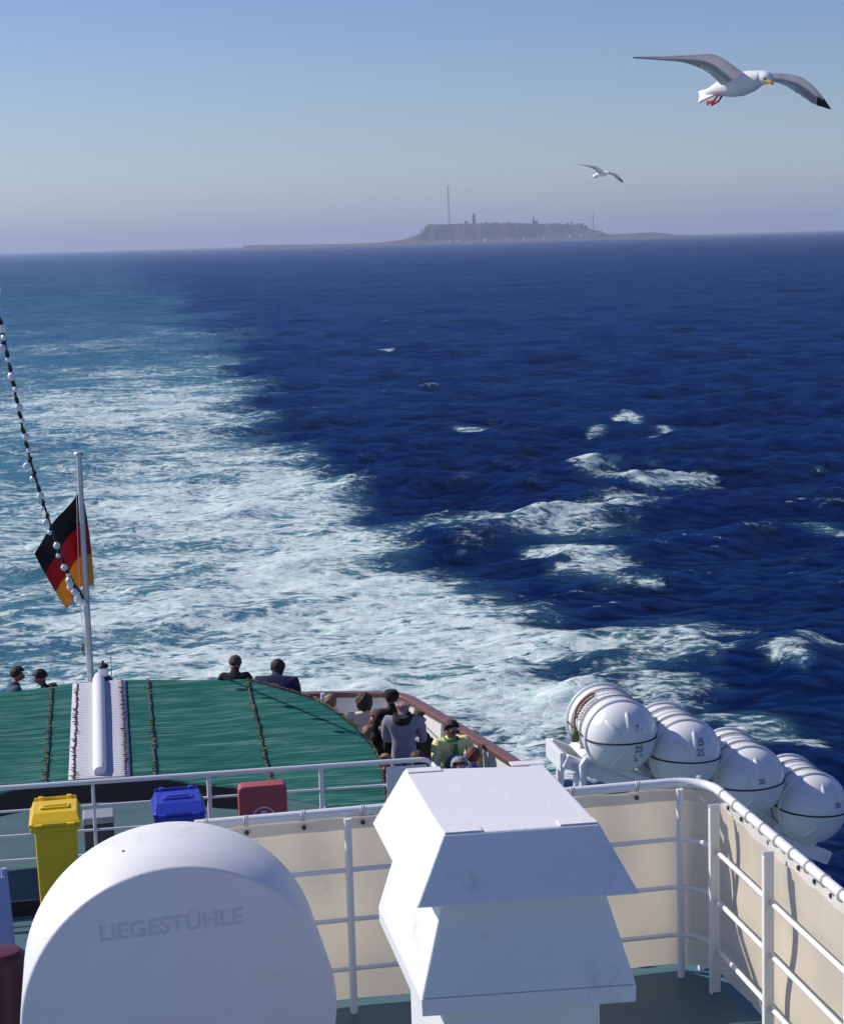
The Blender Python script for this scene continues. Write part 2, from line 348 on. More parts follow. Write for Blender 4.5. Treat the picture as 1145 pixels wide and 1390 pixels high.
    L(mth('ADD',.02,mth('MULTIPLY',mth('POWER',fr.outputs['Facing'],4.4),pt.outputs[0])),wf.inputs[0]); wf.inputs[1].default_value=.62; L(wf.outputs[0],wt.inputs[0]); L(df.outputs[0],wt.inputs[1]); L(gl.outputs[0],wt.inputs[2])
    fb=N(t,'ShaderNodeBsdfPrincipled'); fb.inputs['Roughness'].default_value=.75
    fcol=N(t,'ShaderNodeMix',data_type='RGBA'); fcol.inputs[6].default_value=(.42,.60,.58,1); fcol.inputs[7].default_value=(.80,.85,.80,1); L(n2,fcol.inputs[0])
    cr=N(t,'ShaderNodeMapRange'); cr.inputs[1].default_value=.35; cr.inputs[2].default_value=.65; L(n2,cr.inputs[0]); L(cr.outputs[0],fcol.inputs[0])
    L(fcol.outputs[2],fb.inputs['Base Color'])
    bp2=N(t,'ShaderNodeBump'); bp2.inputs['Strength'].default_value=.5; bp2.inputs['Distance'].default_value=.16; L(lace,bp2.inputs['Height']); L(bp2.outputs[0],fb.inputs['Normal'])
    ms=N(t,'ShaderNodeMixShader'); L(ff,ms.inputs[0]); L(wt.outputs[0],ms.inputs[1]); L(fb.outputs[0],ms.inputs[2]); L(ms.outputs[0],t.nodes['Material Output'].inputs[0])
    me.materials.append(mt)
build_sea()

# ---------------------------------------------------------------- haze: one closed box of even air
hz=MB(); hz.box((0,0,138),(96000,96000,284)); hb=part('haze',hz,[bpy.data.materials.new('sea_haze')],None,smooth=False,kind='stuff')
hm=hb.data.materials[0]; hm.use_nodes=True; t=hm.node_tree; t.nodes.remove(t.nodes['Principled BSDF'])
pv=N(t,'ShaderNodeVolumePrincipled'); pv.inputs['Color'].default_value=(.68,.77,1.0,1); pv.inputs['Density'].default_value=.0001; pv.inputs['Anisotropy'].default_value=.2
t.links.new(pv.outputs[0],t.nodes['Material Output'].inputs['Volume'])

# ================================================================= ISLAND
def build_island():
    Yc=7200.0; 
    pr=[(330,333.4,0),(345,332.6,0),(410,332.0,1),(470,331.2,2),(515,329.0,4),(545,325.5,9),(562,320.5,10),(574,314,14),(576,307,14),(590,304.8,14),(610,303.8,14),(640,303,14),(700,302.2,14),(725,303,14),(760,303.8,14),(795,305.5,14),(803,310,10),(818,315,8),(830,318,5),(860,317.2,5),(885,315.2,5),(900,316,5),(920,318.8,2),(990,318.7,0),(1020,318.5,0)]
    xs=np.array([Y(p[0],p[1],Yc).x for p in pr]); zs=np.array([max(Y(p[0],p[1],Yc).z,0.5) for p in pr])
    gx=np.arange(xs[0],xs[-1],5.0); gy=np.concatenate([np.arange(-60,160,6.0),np.arange(160,700,25.0)])
    GX,GY=np.meshgrid(gx,gy,indexing='ij'); Hh=np.interp(GX,xs,zs)
    pl=sst(35,75,np.interp(GX,xs,zs))
    # apron of low land in front of the cliff
    foot=28+26*(fbm(GX/120+3,GX*0+1,3)-.5)
    low=np.minimum(Hh, 3.5+9*sst(-20,foot+40,GY)+3*fbm(GX/40,GY/40,3))*sst(-60,-35,GY+20*(fbm(GX/60,GX*0,2)-.5))
    gul=(fbm(GX/45+50,GY/90,4)-.5)*26
    cl=sst(foot+10,foot+62,GY+gul)
    back=1-sst(450,690,GY)
    h=low+(Hh-low)*np.where(pl>0,cl*pl+(1-pl)*sst(-30,60,GY),sst(-30,60,GY)); h=h*back
    h+=(fbm(GX/12,GY/12,3)-.5)*np.clip(h*.09,0,4)
    h=np.maximum(h,-.5*1)
    mb=MB(); rows=[[(gx[i],Yc+gy[j],h[i,j]-.3) for j in range(len(gy))] for i in range(len(gx))]; mb.grid(rows)
    m=bpy.data.materials.new('island_rock_and_turf'); m.use_nodes=True; t=m.node_tree; b=t.nodes['Principled BSDF']; L=t.links.new
    ge=N(t,'ShaderNodeNewGeometry'); sx=N(t,'ShaderNodeSeparateXYZ'); L(ge.outputs['Normal'],sx.inputs[0])
    mr=N(t,'ShaderNodeMapRange'); mr.inputs[1].default_value=.62; mr.inputs[2].default_value=.85; L(sx.outputs[2],mr.inputs[0])
    tc=N(t,'ShaderNodeTexCoord'); mp=N(t,'ShaderNodeMapping'); mp.inputs['Scale'].default_value=(.02,.02,.25); L(tc.outputs['Object'],mp.inputs[0]); no=N(t,'ShaderNodeTexNoise'); no.inputs['Scale'].default_value=1; no.inputs['Detail'].default_value=8; L(mp.outputs[0],no.inputs['Vector'])
    rk=N(t,'ShaderNodeMix',data_type='RGBA'); rk.inputs[6].default_value=(.055,.045,.05,1); rk.inputs[7].default_value=(.12,.095,.10,1); L(no.outputs[0],rk.inputs[0])
    gr=N(t,'ShaderNodeMix',data_type='RGBA'); gr.inputs[6].default_value=(.03,.05,.035,1); gr.inputs[7].default_value=(.055,.07,.055,1); L(no.outputs[0],gr.inputs[0])
    mx=N(t,'ShaderNodeMix',data_type='RGBA'); L(mr.outputs[0],mx.inputs[0]); L(rk.outputs[2],mx.inputs[6]); L(gr.outputs[2],mx.inputs[7]); L(mx.outputs[2],b.inputs['Base Color']); b.inputs['Roughness'].default_value=.95
    part('island',mb,m,None,kind='structure',ang=80)
    def gz(X,Yv):
        i=min(max(int((X-gx[0])/5),0),len(gx)-1); j=int(np.argmin(abs(gy-(Yv-Yc)))); return float(h[i,j])-.3
    BR=mat('far_brick',(.12,.08,.08),.9); PALE=mat('far_pale_wall',(.72,.70,.66),.8); ROOF=mat('far_roof',(.10,.06,.055),.9); MAST=mat('far_mast_paint',(.30,.12,.12),.6); GRY=mat('far_slate',(.12,.13,.14),.8)
    # square lighthouse tower
    def at(px,py,dy): p=Y(px,py,Yc+dy); return p.x,Yc+dy
    X,Yv=at(643,303,130); z0=gz(X,Yv)-1; top=Y(643,289,Yv).z
    r=thing('lighthouse','dark square lighthouse tower standing tallest of the solid towers on the island plateau','lighthouse',(X,Yv,z0))
    hgt=top-z0; mb=MB(); mb.box((0,0,hgt*.36),(13,13,hgt*.72)); part('tower',mb,BR,r,smooth=False)
    mb=MB(); mb.box((0,0,hgt*.75),(17,17,hgt*.06)); part('gallery',mb,GRY,r,smooth=False)
    mb=MB(); mb.lathe([(5,hgt*.78),(5,hgt*.9),(5.6,hgt*.9),(0,hgt*1.0)],seg=12); part('lantern_room',mb,GRY,r)
    # tall radio mast
    def mast(px,pb,pt,dy,wd,label):
        X,Yv=at(px,pb,dy); z0=gz(X,Yv)-1; H=Y(px,pt,Yv).z-z0
        r=thing('radio_mast',label,'radio mast',(X,Yv,z0)); mb=MB()
        for a in range(3):
            an=a*2*math.pi/3; mb.tube([(wd*math.cos(an),wd*math.sin(an),0),(wd*.5*math.cos(an),wd*.5*math.sin(an),H)],wd*.30,4)
        part('leg_frame',mb,MAST,r,smooth=False); mb=MB(); nseg=int(H/ (wd*3.5))
        for k in range(nseg):
            za,zb=H*k/nseg,H*(k+1)/nseg
            for a in range(3):
                w1=wd*(1-.5*k/nseg); a1=(a+k)%3*2*math.pi/3; a2=(a+1+k)%3*2*math.pi/3
                mb.tube([(w1*math.cos(a1),w1*math.sin(a1),za),(w1*math.cos(a2),w1*math.sin(a2),zb)],wd*.14,4)
        part('bracing',mb,MAST,r,smooth=False)
    mast(609,304,252,160,3.6,'very tall thin lattice radio mast on the left of the island plateau')
    mast(804.5,308,290,90,2.6,'short thin lattice mast at the right end of the island cliff')
    # church with spire
    X,Yv=at(723.5,303,150); z0=gz(X,Yv)-1; H=Y(723.5,290,Yv).z-z0
    r=thing('church','small church with a thin pointed spire on the island plateau','church',(X,Yv,z0))
    mb=MB(); mb.box((9,0,6),(20,10,12)); part('nave',mb,BR,r,smooth=False); mb=MB(); mb.box((0,0,H*.2),(7,7,H*.4)); part('tower',mb,BR,r,smooth=False)
    mb=MB(); mb.lathe([(4.6,H*.4),(2.2,H*.62),(0,H)],seg=8); part('spire',mb,GRY,r)
    # houses
    base=None; rs=random.Random(3)
    def house(px,dy,w_,d_,h_,label,wall,onz=None):
        X,Yv=at(px,320,dy); z0=gz(X,Yv)-1
        r=thing('house',label,'house',(X,Yv,z0),rs.uniform(-.3,.3),'houses on the island')
        mb=MB(); mb.box((0,0,h_/2),(w_,d_,h_)); part('wall',mb,wall,r,smooth=False)
        mb=MB(); mb.add([(-w_/2-.4,-d_/2-.5,h_),(w_/2+.4,-d_/2-.5,h_),(w_/2+.4,d_/2+.5,h_),(-w_/2-.4,d_/2+.5,h_),(-w_/2-.4,0,h_+d_*.4),(w_/2+.4,0,h_+d_*.4)],[(0,1,5,4),(2,3,4,5),(0,4,3),(1,2,5),(0,3,2,1)])
        part('roof',mb,ROOF,r,smooth=False)
    LM=[('tall radio mast',609),('lighthouse',643),('church spire',723.5),('short mast',804.5)]
    ORD=['first','second','third','fourth','fifth','sixth','seventh','eighth','ninth','tenth']
    def nthlabel(px,lst,txt):
        nm,lx=min(LM,key=lambda q:abs(q[1]-px)); sd='left' if px<lx else 'right'
        between=[q for q in lst if (px<=q<lx if sd=='left' else lx<=q<=px)]
        return '%s, %s %s of the %s'%(txt,ORD[len(between)-1],sd,nm)
    low=[575,582,590,598,604,611,617,624,660,668,676,683,689,692,698,704,711,718,726,733,741,748,754,760,768,776,783,790,797,803,809,815]
    for i,px in enumerate(low):
        house(px+rs.uniform(-1,1),rs.choice([-18,-6,6,18]),rs.uniform(9,20),rs.uniform(8,12),rs.uniform(5,10),
              nthlabel(px,low,'pale waterfront house on the island shore'),PALE)
    sky_=(574,585,633,660,672,690,735,745,752,758,770,776,783,789,795)
    for px in (574,585,633,660,672,690,735,745,752,758,770,776,783,789,795):
        big=px in(633,776)
        house(px,80+rs.uniform(0,30),12 if big else rs.uniform(10,24),10,8 if big else rs.uniform(1.5,4),nthlabel(px,sky_,('pale' if px in (776,745) else 'dark brick')+' house on the island plateau skyline'),BR if px not in(776,745) else PALE)
    # boats under the island
    X,Yv=at(641,328,-420)
    r=thing('ferry_boat','white passenger boat lying off the island below the lighthouse','boat',(X,Yv,0))
    WB=mat('far_white_boat',(.85,.86,.88),.5)
    mb=MB(); mb.frustum([(-17,-4,-.5),(15,-4,-.5),(22,0,-.5),(15,4,-.5),(-17,4,-.5)],[(-18,-5,4),(17,-5,4),(27,0,5),(17,5,4),(-18,5,4)]); part('hull',mb,WB,r,smooth=False)
    mb=MB(); mb.box((-1,0,6.2),(26,8,4.2)); mb.box((3,0,9.4),(12,7,2.2)); part('superstructure',mb,WB,r,smooth=False)
    mb=MB(); mb.tube([(-4,0,9),(-4,0,15)],.5,6); part('mast',mb,WB,r)
    for px,lb in ((742,'white sailing yacht with its sail up off the island harbour, left of the pair'),(769.5,'white sailing yacht with its sail up off the island harbour, right of the pair')):
        X,Yv=at(px,327,-250); r=thing('sailing_yacht',lb,'sailing boat',(X,Yv,0),group='sailing yachts off the island')
        mb=MB(); mb.frustum([(-5,-1.2,-.3),(4,-1.2,-.3),(6,0,-.3),(4,1.2,-.3),(-5,1.2,-.3)],[(-6,-1.8,1.6),(5,-1.8,1.6),(8,0,1.9),(5,1.8,1.6),(-6,1.8,1.6)]); part('hull',mb,WB,r,smooth=False)
        mb=MB(); mb.tube([(0,0,1.6),(0,0,19)],.25,6); part('mast',mb,WB,r)
        mb=MB(); mb.add([(-.3,0,2.6),(-6,.3,2.9),(-.3,0,18.5),(-.3,.12,2.6),(-6,.42,2.9),(-.3,.12,18.5)],[(0,1,2),(5,4,3),(0,3,4,1),(1,4,5,2),(2,5,3,0)]); part('sail',mb,WB,r,smooth=False)
build_island()

# ================================================================= SHIP HULL AND DECKS
def Sprism(name, poly, z0, z1, m, kind='structure', bevel=0):
    mb=MB(); mb.prism([S(a,b) for a,b in poly],z0,z1); return part(name,mb,m,None,smooth=False,kind=kind,bevel=bevel)
bul=[(-6.3,14),(-6.0,18),(-5.47,22.1),(-4.7,25.9),(-4.5,26.3),(-3.1,26.72),(0,26.95),(3.1,26.72),(4.5,26.3),(4.7,25.9),(5.47,22.1),(6.0,18),(6.3,14)]
hull_top=[(-6.6,-30)]+[(a*1.0,b) for a,b in bul]+[(6.6,-30)]
hull_low=[(-5.6,-30)]+[(a*.93,b-.25) for a,b in bul]+[(5.6,-30)]
mb=MB(); mb.frustum([S(a,b,-2.5) for a,b in hull_low],[S(a,b,6.9) for a,b in hull_top]); part('ship_hull',mb,HULLM,None,smooth=False,kind='structure')
Sprism('stern_deck',[(a*.995,b-.03) for a,b in bul],6.9,7.0,DECK)
Sprism('middle_deck_house',[(-6.2,-29),(-6.2,14.0),(-4.6,17.6),(4.0,17.45),(4.0,15.5),(5.6,15.4),(6.2,12),(6.2,-29)],7.0,8.2,WHITE)
Sprism('middle_deck',[(-6.25,-29),(-6.25,14.0),(-4.65,17.62),(4.05,17.48),(4.05,15.55),(5.7,15.45),(6.25,12),(6.25,-29)],8.2,8.35,DECK)
Sprism('upper_deck_house',[(-.5,-29),(-.5,8.2),(3.1,8.2),(3.1,-29)],8.35,10.75,WHITE)
Sprism('upper_deck',[(-.62,-29),(-.62,8.35),(.28,8.35),(.28,9.12),(3.05,9.12),(3.34,8.8),(3.34,-29)],10.75,10.9,DECK)
# dark toe plate at the middle deck's edge
mb=MB(); mb.box((0,0,.0),(8.4,.03,.16)); tp=part('toe_plate',mb,BLACK,None,smooth=False); tp.location=S(-.4,17.60,8.43); tp.rotation_euler=(0,0,TH-.028); tag(tp,'black toe plate along the foot of the middle deck railing','toe plate')

# ================================================================= BULWARK
def build_bulwark():
    r=thing('bulwark','white stern bulwark with a brown wooden cap rail around the seating deck','bulwark',S(0,26,7.0),TH)
    inv=lambda a,b,z:(a,b-26,z)
    pts=bul
    # smooth the plan
    P=[]; 
    for i in range(len(pts)-1):
        for k in range(6): P.append((pts[i][0]+(pts[i+1][0]-pts[i][0])*k/6,pts[i][1]+(pts[i+1][1]-pts[i][1])*k/6))
    P.append(pts[-1])
    for _ in range(3): P=[P[0]]+[((P[i-1][0]+2*P[i][0]+P[i+1][0])/4,(P[i-1][1]+2*P[i][1]+P[i+1][1])/4) for i in range(1,len(P)-1)]+[P[-1]]
    def off(d):
        out=[]
        for i,p in enumerate(P):
            a=P[max(i-1,0)]; b=P[min(i+1,len(P)-1)]; tx,ty=b[0]-a[0],b[1]-a[1]; l=math.hypot(tx,ty); out.append((p[0]+ty/l*d,p[1]-tx/l*d))
        return out
    def band(di,do,z0,z1,m,name,bev=0):
        A,B=off(di),off(do); mb=MB(); n=len(A)
        vs=[inv(*A[i],z0) for i in range(n)]+[inv(*B[i],z0) for i in range(n)]+[inv(*B[i],z1) for i in range(n)]+[inv(*A[i],z1) for i in range(n)]
        fs=[]
        for i in range(n-1):
            for c in range(4): c2=(c+1)%4; fs.append((c*n+i,c*n+i+1,c2*n+i+1,c2*n+i))
        fs+=[(0,n,2*n,3*n),(n-1,4*n-1,3*n-1,2*n-1)]
        mb.add(vs,fs); return part(name,mb,m,r,ang=30,bevel=bev)
    band(.03,0,-.1,1.03,WHITE2,'panel'); band(.10,-.06,1.03,1.10,WOOD,'cap_rail',.012)
    cum=0; last=P[0]; A=off(.03); A2=off(.19)
    for i in range(2,len(P)-1):
        cum+=math.hypot(P[i][0]-last[0],P[i][1]-last[1]); last=P[i]
        if cum>.95:
            cum=0; a,b=A[i],A2[i]; dx,dy=(b[0]-a[0]),(b[1]-a[1]); l=math.hypot(dx,dy); tx,ty=-dy/l*.012,dx/l*.012
            mb=MB(); q=[(a[0]-tx,a[1]-ty),(a[0]+tx,a[1]+ty)]; wb=1.0; wt=.35
            lo=[inv(a[0]-tx,a[1]-ty,0),inv(a[0]+tx,a[1]+ty,0),inv(a[0]+tx+dx*wb,a[1]+ty+dy*wb,0),inv(a[0]-tx+dx*wb,a[1]-ty+dy*wb,0)]
            hi=[inv(a[0]-tx,a[1]-ty,1.03),inv(a[0]+tx,a[1]+ty,1.03),inv(a[0]+tx+dx*wt,a[1]+ty+dy*wt,1.03),inv(a[0]-tx+dx*wt,a[1]-ty+dy*wt,1.03)]
            mb.frustum(lo,hi); part('bracket',mb,WHITE2,r,smooth=False)
build_bulwark()

# ================================================================= NEAR RAILING WITH CANVAS
RT=12.0
def arc_corner(a0,b0,rad,n=8):   # from the aft line (b=b0) to the side line (a=a0)
    return [(a0-rad+rad*math.sin(t),b0-rad+rad*math.cos(t)) for t in [math.pi/2*i/n for i in range(n+1)]]
def build_near_rail():
    r=thing('guard_rail','white guard rail with cream canvas round the corner of the upper deck','railing',S(3.2,9.0,10.9),TH)
    L=lambda a,b,z:Vector((a-3.2,b-9.0,z-10.9))
    A0,B0=3.27,9.02; AL=ZS(262,1110,RT).x
    def path(z,off=0,ain=0):
        c=arc_corner(A0-off,B0-off,.20-off*.3)
        return [L(AL,B0-off,z)]+[L(a,B0-off,z) for a in (.6,1,2,2.6)]+[L(a,b,z) for a,b in c]+[L(A0-off,b,z) for b in (8.2,7.2,6,4,2,0,-3)]
    mb=MB(); mb.tube(path(RT),.026,12); part('top_rail',mb,WHITE2,r)
    for h in (.305,.58,.855):
        mb=MB(); mb.tube(path(RT-h,.05),.0135,8); part('bar',mb,WHITE2,r)
    # canvas, gathered a little between the lashings
    dense=[]; full=[(AL,B0+.035),(3.04,B0+.035)]+arc_corner(A0+.035,B0+.035,.235)+[(A0+.035,-3)]
    for i in range(len(full)-1):
        l=math.hypot(full[i+1][0]-full[i][0],full[i+1][1]-full[i][1]); n=max(1,int(l/.03))
        for k in range(n): dense.append((full[i][0]+(full[i+1][0]-full[i][0])*k/n,full[i][1]+(full[i+1][1]-full[i][1])*k/n))
    dense.append(full[-1])
    rows=[]; hem=[]
    for j in range(28):
        z=RT-.035-1.03*j/27; row=[]; s=0
        for i,(a,b) in enumerate(dense):
            s+=.03; j2=j/27
            w=.010*math.sin(s*7.3+2*math.sin(z*3))*(.3+j2)+.012*math.sin(z*9+s*2.1)*math.sin(s*1.3)+.006*math.sin(s*19+z*4)*(1-j2)
            if i<len(dense)-1: dx,dy=dense[i+1][0]-a,dense[i+1][1]-b
            l=math.hypot(dx,dy) or 1; nx,ny=-dy/l,dx/l
            zz=z-(.010*abs(math.sin(s*math.pi/.36)) if j==0 else 0)
            row.append(L(a+nx*w,b+ny*w,zz))
        rows.append(row)
    mb=MB(); mb.grid(rows); part('canvas',mb,CANVAS,r,ang=80)
    mb=MB(); mb.grid([[v+Vector((-.006 if v.y<-.2 else 0,-.006,0)) for v in rw] for rw in rows[:3]]); part('canvas_hem',mb,HEM,r,ang=80)
    # aft posts (round) and side posts (flat plates)
    for px in (268,467,925):
        p=toS(Z(px,1097 if px<500 else 1069,RT)); mb=MB(); mb.tube([L(p.x,B0-.055,RT-.02),L(p.x,B0-.055,10.9)],.021,10); part('post',mb,WHITE2,r)
    for b in (8.72,8.02-.06,7.0,6.0,5.0,4.0):
        mb=MB(); mb.box(L(A0-.062,b,(RT+10.9)/2-.02),(.058,.012,RT-10.9-.04)); mb.box(L(A0-.092,b-.012,(RT+10.9)/2-.03),(.008,.035,RT-10.9-.06)); part('flat_post',mb,WHITE2,r,smooth=False,bevel=.004)
    # lashings round the top rail and their eyelets
    pts=[]; s=0
    for px in (395,475,545,640,770,860+6,958): p=toS(Z(px,1070,RT)); pts.append((p.x,B0,0))
    for px in (275,330): p=toS(Z(px,1106,RT)); pts.append((p.x,B0,0))
    for k in range(18): pts.append((A0,8.74-k*.19,1))
    for a,b,side in pts:
        mb=MB()
        for kk in (0,.012):
            ring=[]
            for q in range(14):
                an=2*math.pi*q/14; ro=.0295; 
                ring.append(L(a,b,RT)+(Vector((kk+.006*math.cos(an),ro*math.cos(an),ro*math.sin(an)-.003)) if not side else Vector((ro*math.cos(an),kk+.006*math.cos(an),ro*math.sin(an)-.003))))
            mb.tube(ring,.0032,6,closed=True)
        part('lashing',mb,HEM,r)
        mb=MB(); cpt=L(a,b,RT-.075)+(Vector((0.01,.026,0)) if not side else Vector((.026,0,0)))
        M=Matrix.Translation(cpt)@(Matrix.Rotation(math.pi/2,4,'X') if not side else Matrix.Rotation(math.pi/2,4,'Y'))
        mb.lathe([(.0,-.008),(.011,-.008),(.013,-.003),(.013,.008)],M,12); part('eyelet',mb,STEEL_D,r)
build_near_rail()

# ================================================================= MIDDLE RAILING
def build_mid_rail():
    p0=ZS(0,1070,9.6); p1=ZS(586,1030,9.6); dirr=(p1-p0).normalized(); k=math.atan2(dirr.y,dirr.x)
    root=thing('guard_rail','plain white open guard rail behind the bins on the middle deck','railing',S(p0.x,p0.y,8.35),TH+k)
    Ln=(p1-p0).length; u=lambda px:(ZS(px,1070-40*px/586,9.6)-p0).length*(1 if px>=0 else -1)
    mb=MB(); e=Ln; mb.tube([(-4,0,1.25),(-1,0,1.25),(e-.12,0,1.25),(e-.05,0,1.235),(e-.01,0,1.2),(e,0,1.12),(e,0,0)],.026,10); part('top_rail',mb,WHITE2,root)
    for z in (1.0,.74,.48):
        mb=MB(); mb.tube([(-4,0,z),(e,0,z)],.014,8); part('bar',mb,WHITE2,root)
    for px in (-185,-25,126,283,435):
        mb=MB(); x=u(px); mb.tube([(x,0,1.25),(x,0,0)],.017 if px==126 else .024,10); part('post',mb,WHITE2,root)
    # white board laced inside the end bay
    x0=u(523); mb=MB(); mb.box(((x0+e-.06)/2,-.035,.93),(e-.06-x0,.02,.55)); part('white_board',mb,HULLM,root,smooth=False,bevel=.006)
    # starboard return of the rail, hidden behind the vent
    mb=MB(); mb.tube([(e,0,1.2),(e+.1,-1.2,1.2),(e+.2,-2.0,1.2)],.024,8); part('return_rail',mb,WHITE2,root)
build_mid_rail()

# ================================================================= GREEN CANOPY
CA,CB=9.0,.078
def PLz(x,y):   # ray against the canopy's sloping plane z = 9.0 + .078*(b-24.1)
    d=toS(ray(x,y)); o=toS(Vector((0,0,EYE))); 
    t=(CA-CB*24.1-o.z+CB*o.y)/(d.z-CB*d.y); return o+d*t
def build_canopy():
    root=thing('awning','green shade cloth awning with brown lashings over the stern seating','awning',S(-.15,22.3,7.0),TH)
    o0=Vector((-.15,22.3,7.0))
    m=bpy.data.materials.new('green_shade_cloth'); m.use_nodes=True; t=m.node_tree; b=t.nodes['Principled BSDF']; L=t.links.new
    tc=N(t,'ShaderNodeTexCoord'); wv=N(t,'ShaderNodeTexWave',bands_direction='Y'); wv.inputs['Scale'].default_value=3.4; wv.inputs['Distortion'].default_value=2.2; wv.inputs['Detail'].default_value=3; wv.inputs['Detail Scale'].default_value=.5; L(tc.outputs['Object'],wv.inputs[0])
    mp=N(t,'ShaderNodeMapping'); mp.inputs['Scale'].default_value=(.45,4,1); L(tc.outputs['Object'],mp.inputs[0]); no=N(t,'ShaderNodeTexNoise'); no.inputs['Scale'].default_value=2.6; no.inputs['Detail'].default_value=9; no.inputs['Roughness'].default_value=.72; L(mp.outputs[0],no.inputs[0])
    cr=N(t,'ShaderNodeValToRGB'); e=cr.color_ramp.elements; e[0].position=.36; e[0].color=(.010,.110,.094,1); e[1].position=.70; e[1].color=(.17,.35,.30,1); e.new(.5).color=(.026,.175,.145,1); L(no.outputs[0],cr.inputs[0])
    mx=N(t,'ShaderNodeMix',data_type='RGBA',blend_type='MULTIPLY'); L(cr.outputs[0],mx.inputs[6]); mr=N(t,'ShaderNodeMapRange'); mr.inputs[3].default_value=.80; mr.inputs[4].default_value=1.08; L(wv.outputs['Fac'],mr.inputs[0]); cc=N(t,'ShaderNodeCombineColor'); [L(mr.outputs[0],cc.inputs[i]) for i in range(3)]; L(cc.outputs[0],mx.inputs[7]); mx.inputs[0].default_value=1
    L(mx.outputs[2],b.inputs['Base Color']); b.inputs['Roughness'].default_value=.9; b.inputs['Specular IOR Level'].default_value=.15
    tr=N(t,'ShaderNodeBsdfTranslucent'); L(mx.outputs[2],tr.inputs[0]); ms=N(t,'ShaderNodeMixShader'); ms.inputs[0].default_value=.25; L(b.outputs[0],ms.inputs[1]); L(tr.outputs[0],ms.inputs[2]); L(ms.outputs[0],t.nodes['Material Output'].inputs[0])
    # outline on the plane
    far=[(-240,962),(-60,947),(0,941),(70,932),(135,925),(200,924),(335,922)]
    right=[(350,927),(375,934),(405,943),(434,952),(462,970),(482,985),(496,1000),(508,1015),(517,1035),(522,1060),(524,1085),(526,1104)]
    near=[(460,1099),(390,1086),(321,1068),(223,1058),(130,1061),(38,1069),(0,1079),(-60,1096),(-240,1150)]
    fa=[PLz(*p) for p in far+right[:1]]; 
    ncurve=[PLz(*p) for p in near][::-1]
    top=[PLz(*p) for p in far+right]       # far edge then down the curved side
    ya=[p.x for p in ncurve]; yb=[p.y for p in ncurve]
    fx=[p.x for p in top]; fy=[p.y for p in top]
    aa=np.concatenate([np.linspace(fx[0],fx[6],60),np.linspace(fx[6],max(fx)-.002,70)[1:]])
    rx=np.array(fx); ry=np.array(fy); order=np.argsort(rx)
    rows=[]
    def zc(a,b_): return CA+CB*(b_-24.1)+.008*math.sin(b_*2.1+a*.6)*math.sin(a*2.2)+.008*math.sin(a*2.9+1)
    def resamp(P,n):
        P=[Vector((p.x,p.y)) for p in P]; Ls=[0]
        for i in range(1,len(P)): Ls.append(Ls[-1]+(P[i]-P[i-1]).length)
        q=np.linspace(0,Ls[-1],n); return list(zip(np.interp(q,Ls,[p.x for p in P]),np.interp(q,Ls,[p.y for p in P])))
    lowc=resamp(ncurve,130); upc=resamp(top,130)
    for (a0_,b0),(a1_,b1) in zip(lowc,upc):
        rows.append([Vector((a0_+(a1_-a0_)*k/40,b0+(b1-b0)*k/40,zc(a0_+(a1_-a0_)*k/40,b0+(b1-b0)*k/40)))-o0 for k in range(41)])
    mb=MB(); mb.grid(rows); part('shade_cloth',mb,m,root,ang=80,solid=.008)
    # black strip painted in for the shadow gap under the forward edge
    vr=[]
    for a in np.linspace(fx[0],float(PLz(330,1070).x),60):
        b0=float(np.interp(a,ya,yb)); z=zc(a,b0); vr.append([Vector((a,b0-.005,z-.01))-o0,Vector((a,b0-.02,z-.26-.01*math.sin(a*6)))-o0])
    mb=MB(); mb.grid(vr); part('shadow_gap_strip',mb,BLACK,root,solid=.012,smooth=False)
    # posts that carry it
    for (a,b_) in ((-3.6,20.8),(3.6,20.2),(-3.6,23.6),(3.0,23.4),(-.15,21.4),(-.15,23.6)):
        mb=MB(); mb.tube([(a-o0.x,b_-o0.y,0),(a-o0.x,b_-o0.y,zc(a,b_)-.03-o0.z)],.03,8); part('post',mb,WHITE2,root)
    # pale centre strip with fine cross ribs
    sm=bpy.data.materials.new('pale_strip_cloth'); sm.use_nodes=True; t=sm.node_tree; b=t.nodes['Principled BSDF']
    tc=N(t,'ShaderNodeTexCoord'); wv=N(t,'ShaderNodeTexWave',bands_direction='Y',wave_profile='SIN'); wv.inputs['Scale'].default_value=5.0; wv.inputs['Distortion'].default_value=.4; t.links.new(tc.outputs['Object'],wv.inputs[0])
    mx=N(t,'ShaderNodeMix',data_type='RGBA'); mx.inputs[6].default_value=(.34,.34,.40,1); mx.inputs[7].default_value=(.66,.66,.70,1); t.links.new(wv.outputs['Fac'],mx.inputs[0]); t.links.new(mx.outputs[2],b.inputs['Base Color']); b.inputs['Roughness'].default_value=.8
    def on(x,y,dz=0):
        p=PLz(x,y); return Vector((p.x,p.y,zc(p.x,p.y)+dz))-o0
    rows=[]
    for k in range(61):
        f=k/60; l=on(99+(93-99)*f,930+(1062-930)*f,.022); q=on(171+(178-171)*f,926+(1057-926)*f,.022); rows.append([l+(q-l)*j/6 for j in range(7)])
    mb=MB(); mb.grid(rows); part('centre_strip',mb,sm,root,ang=80,solid=.006)
    mb=MB(); pts=[on(134+2*k/20,923+132*k/20,.055) for k in range(21)]; mb.tube(pts,[.05]+[.082]*19+[.07],16); part('padded_spar',mb,WHITE,root)
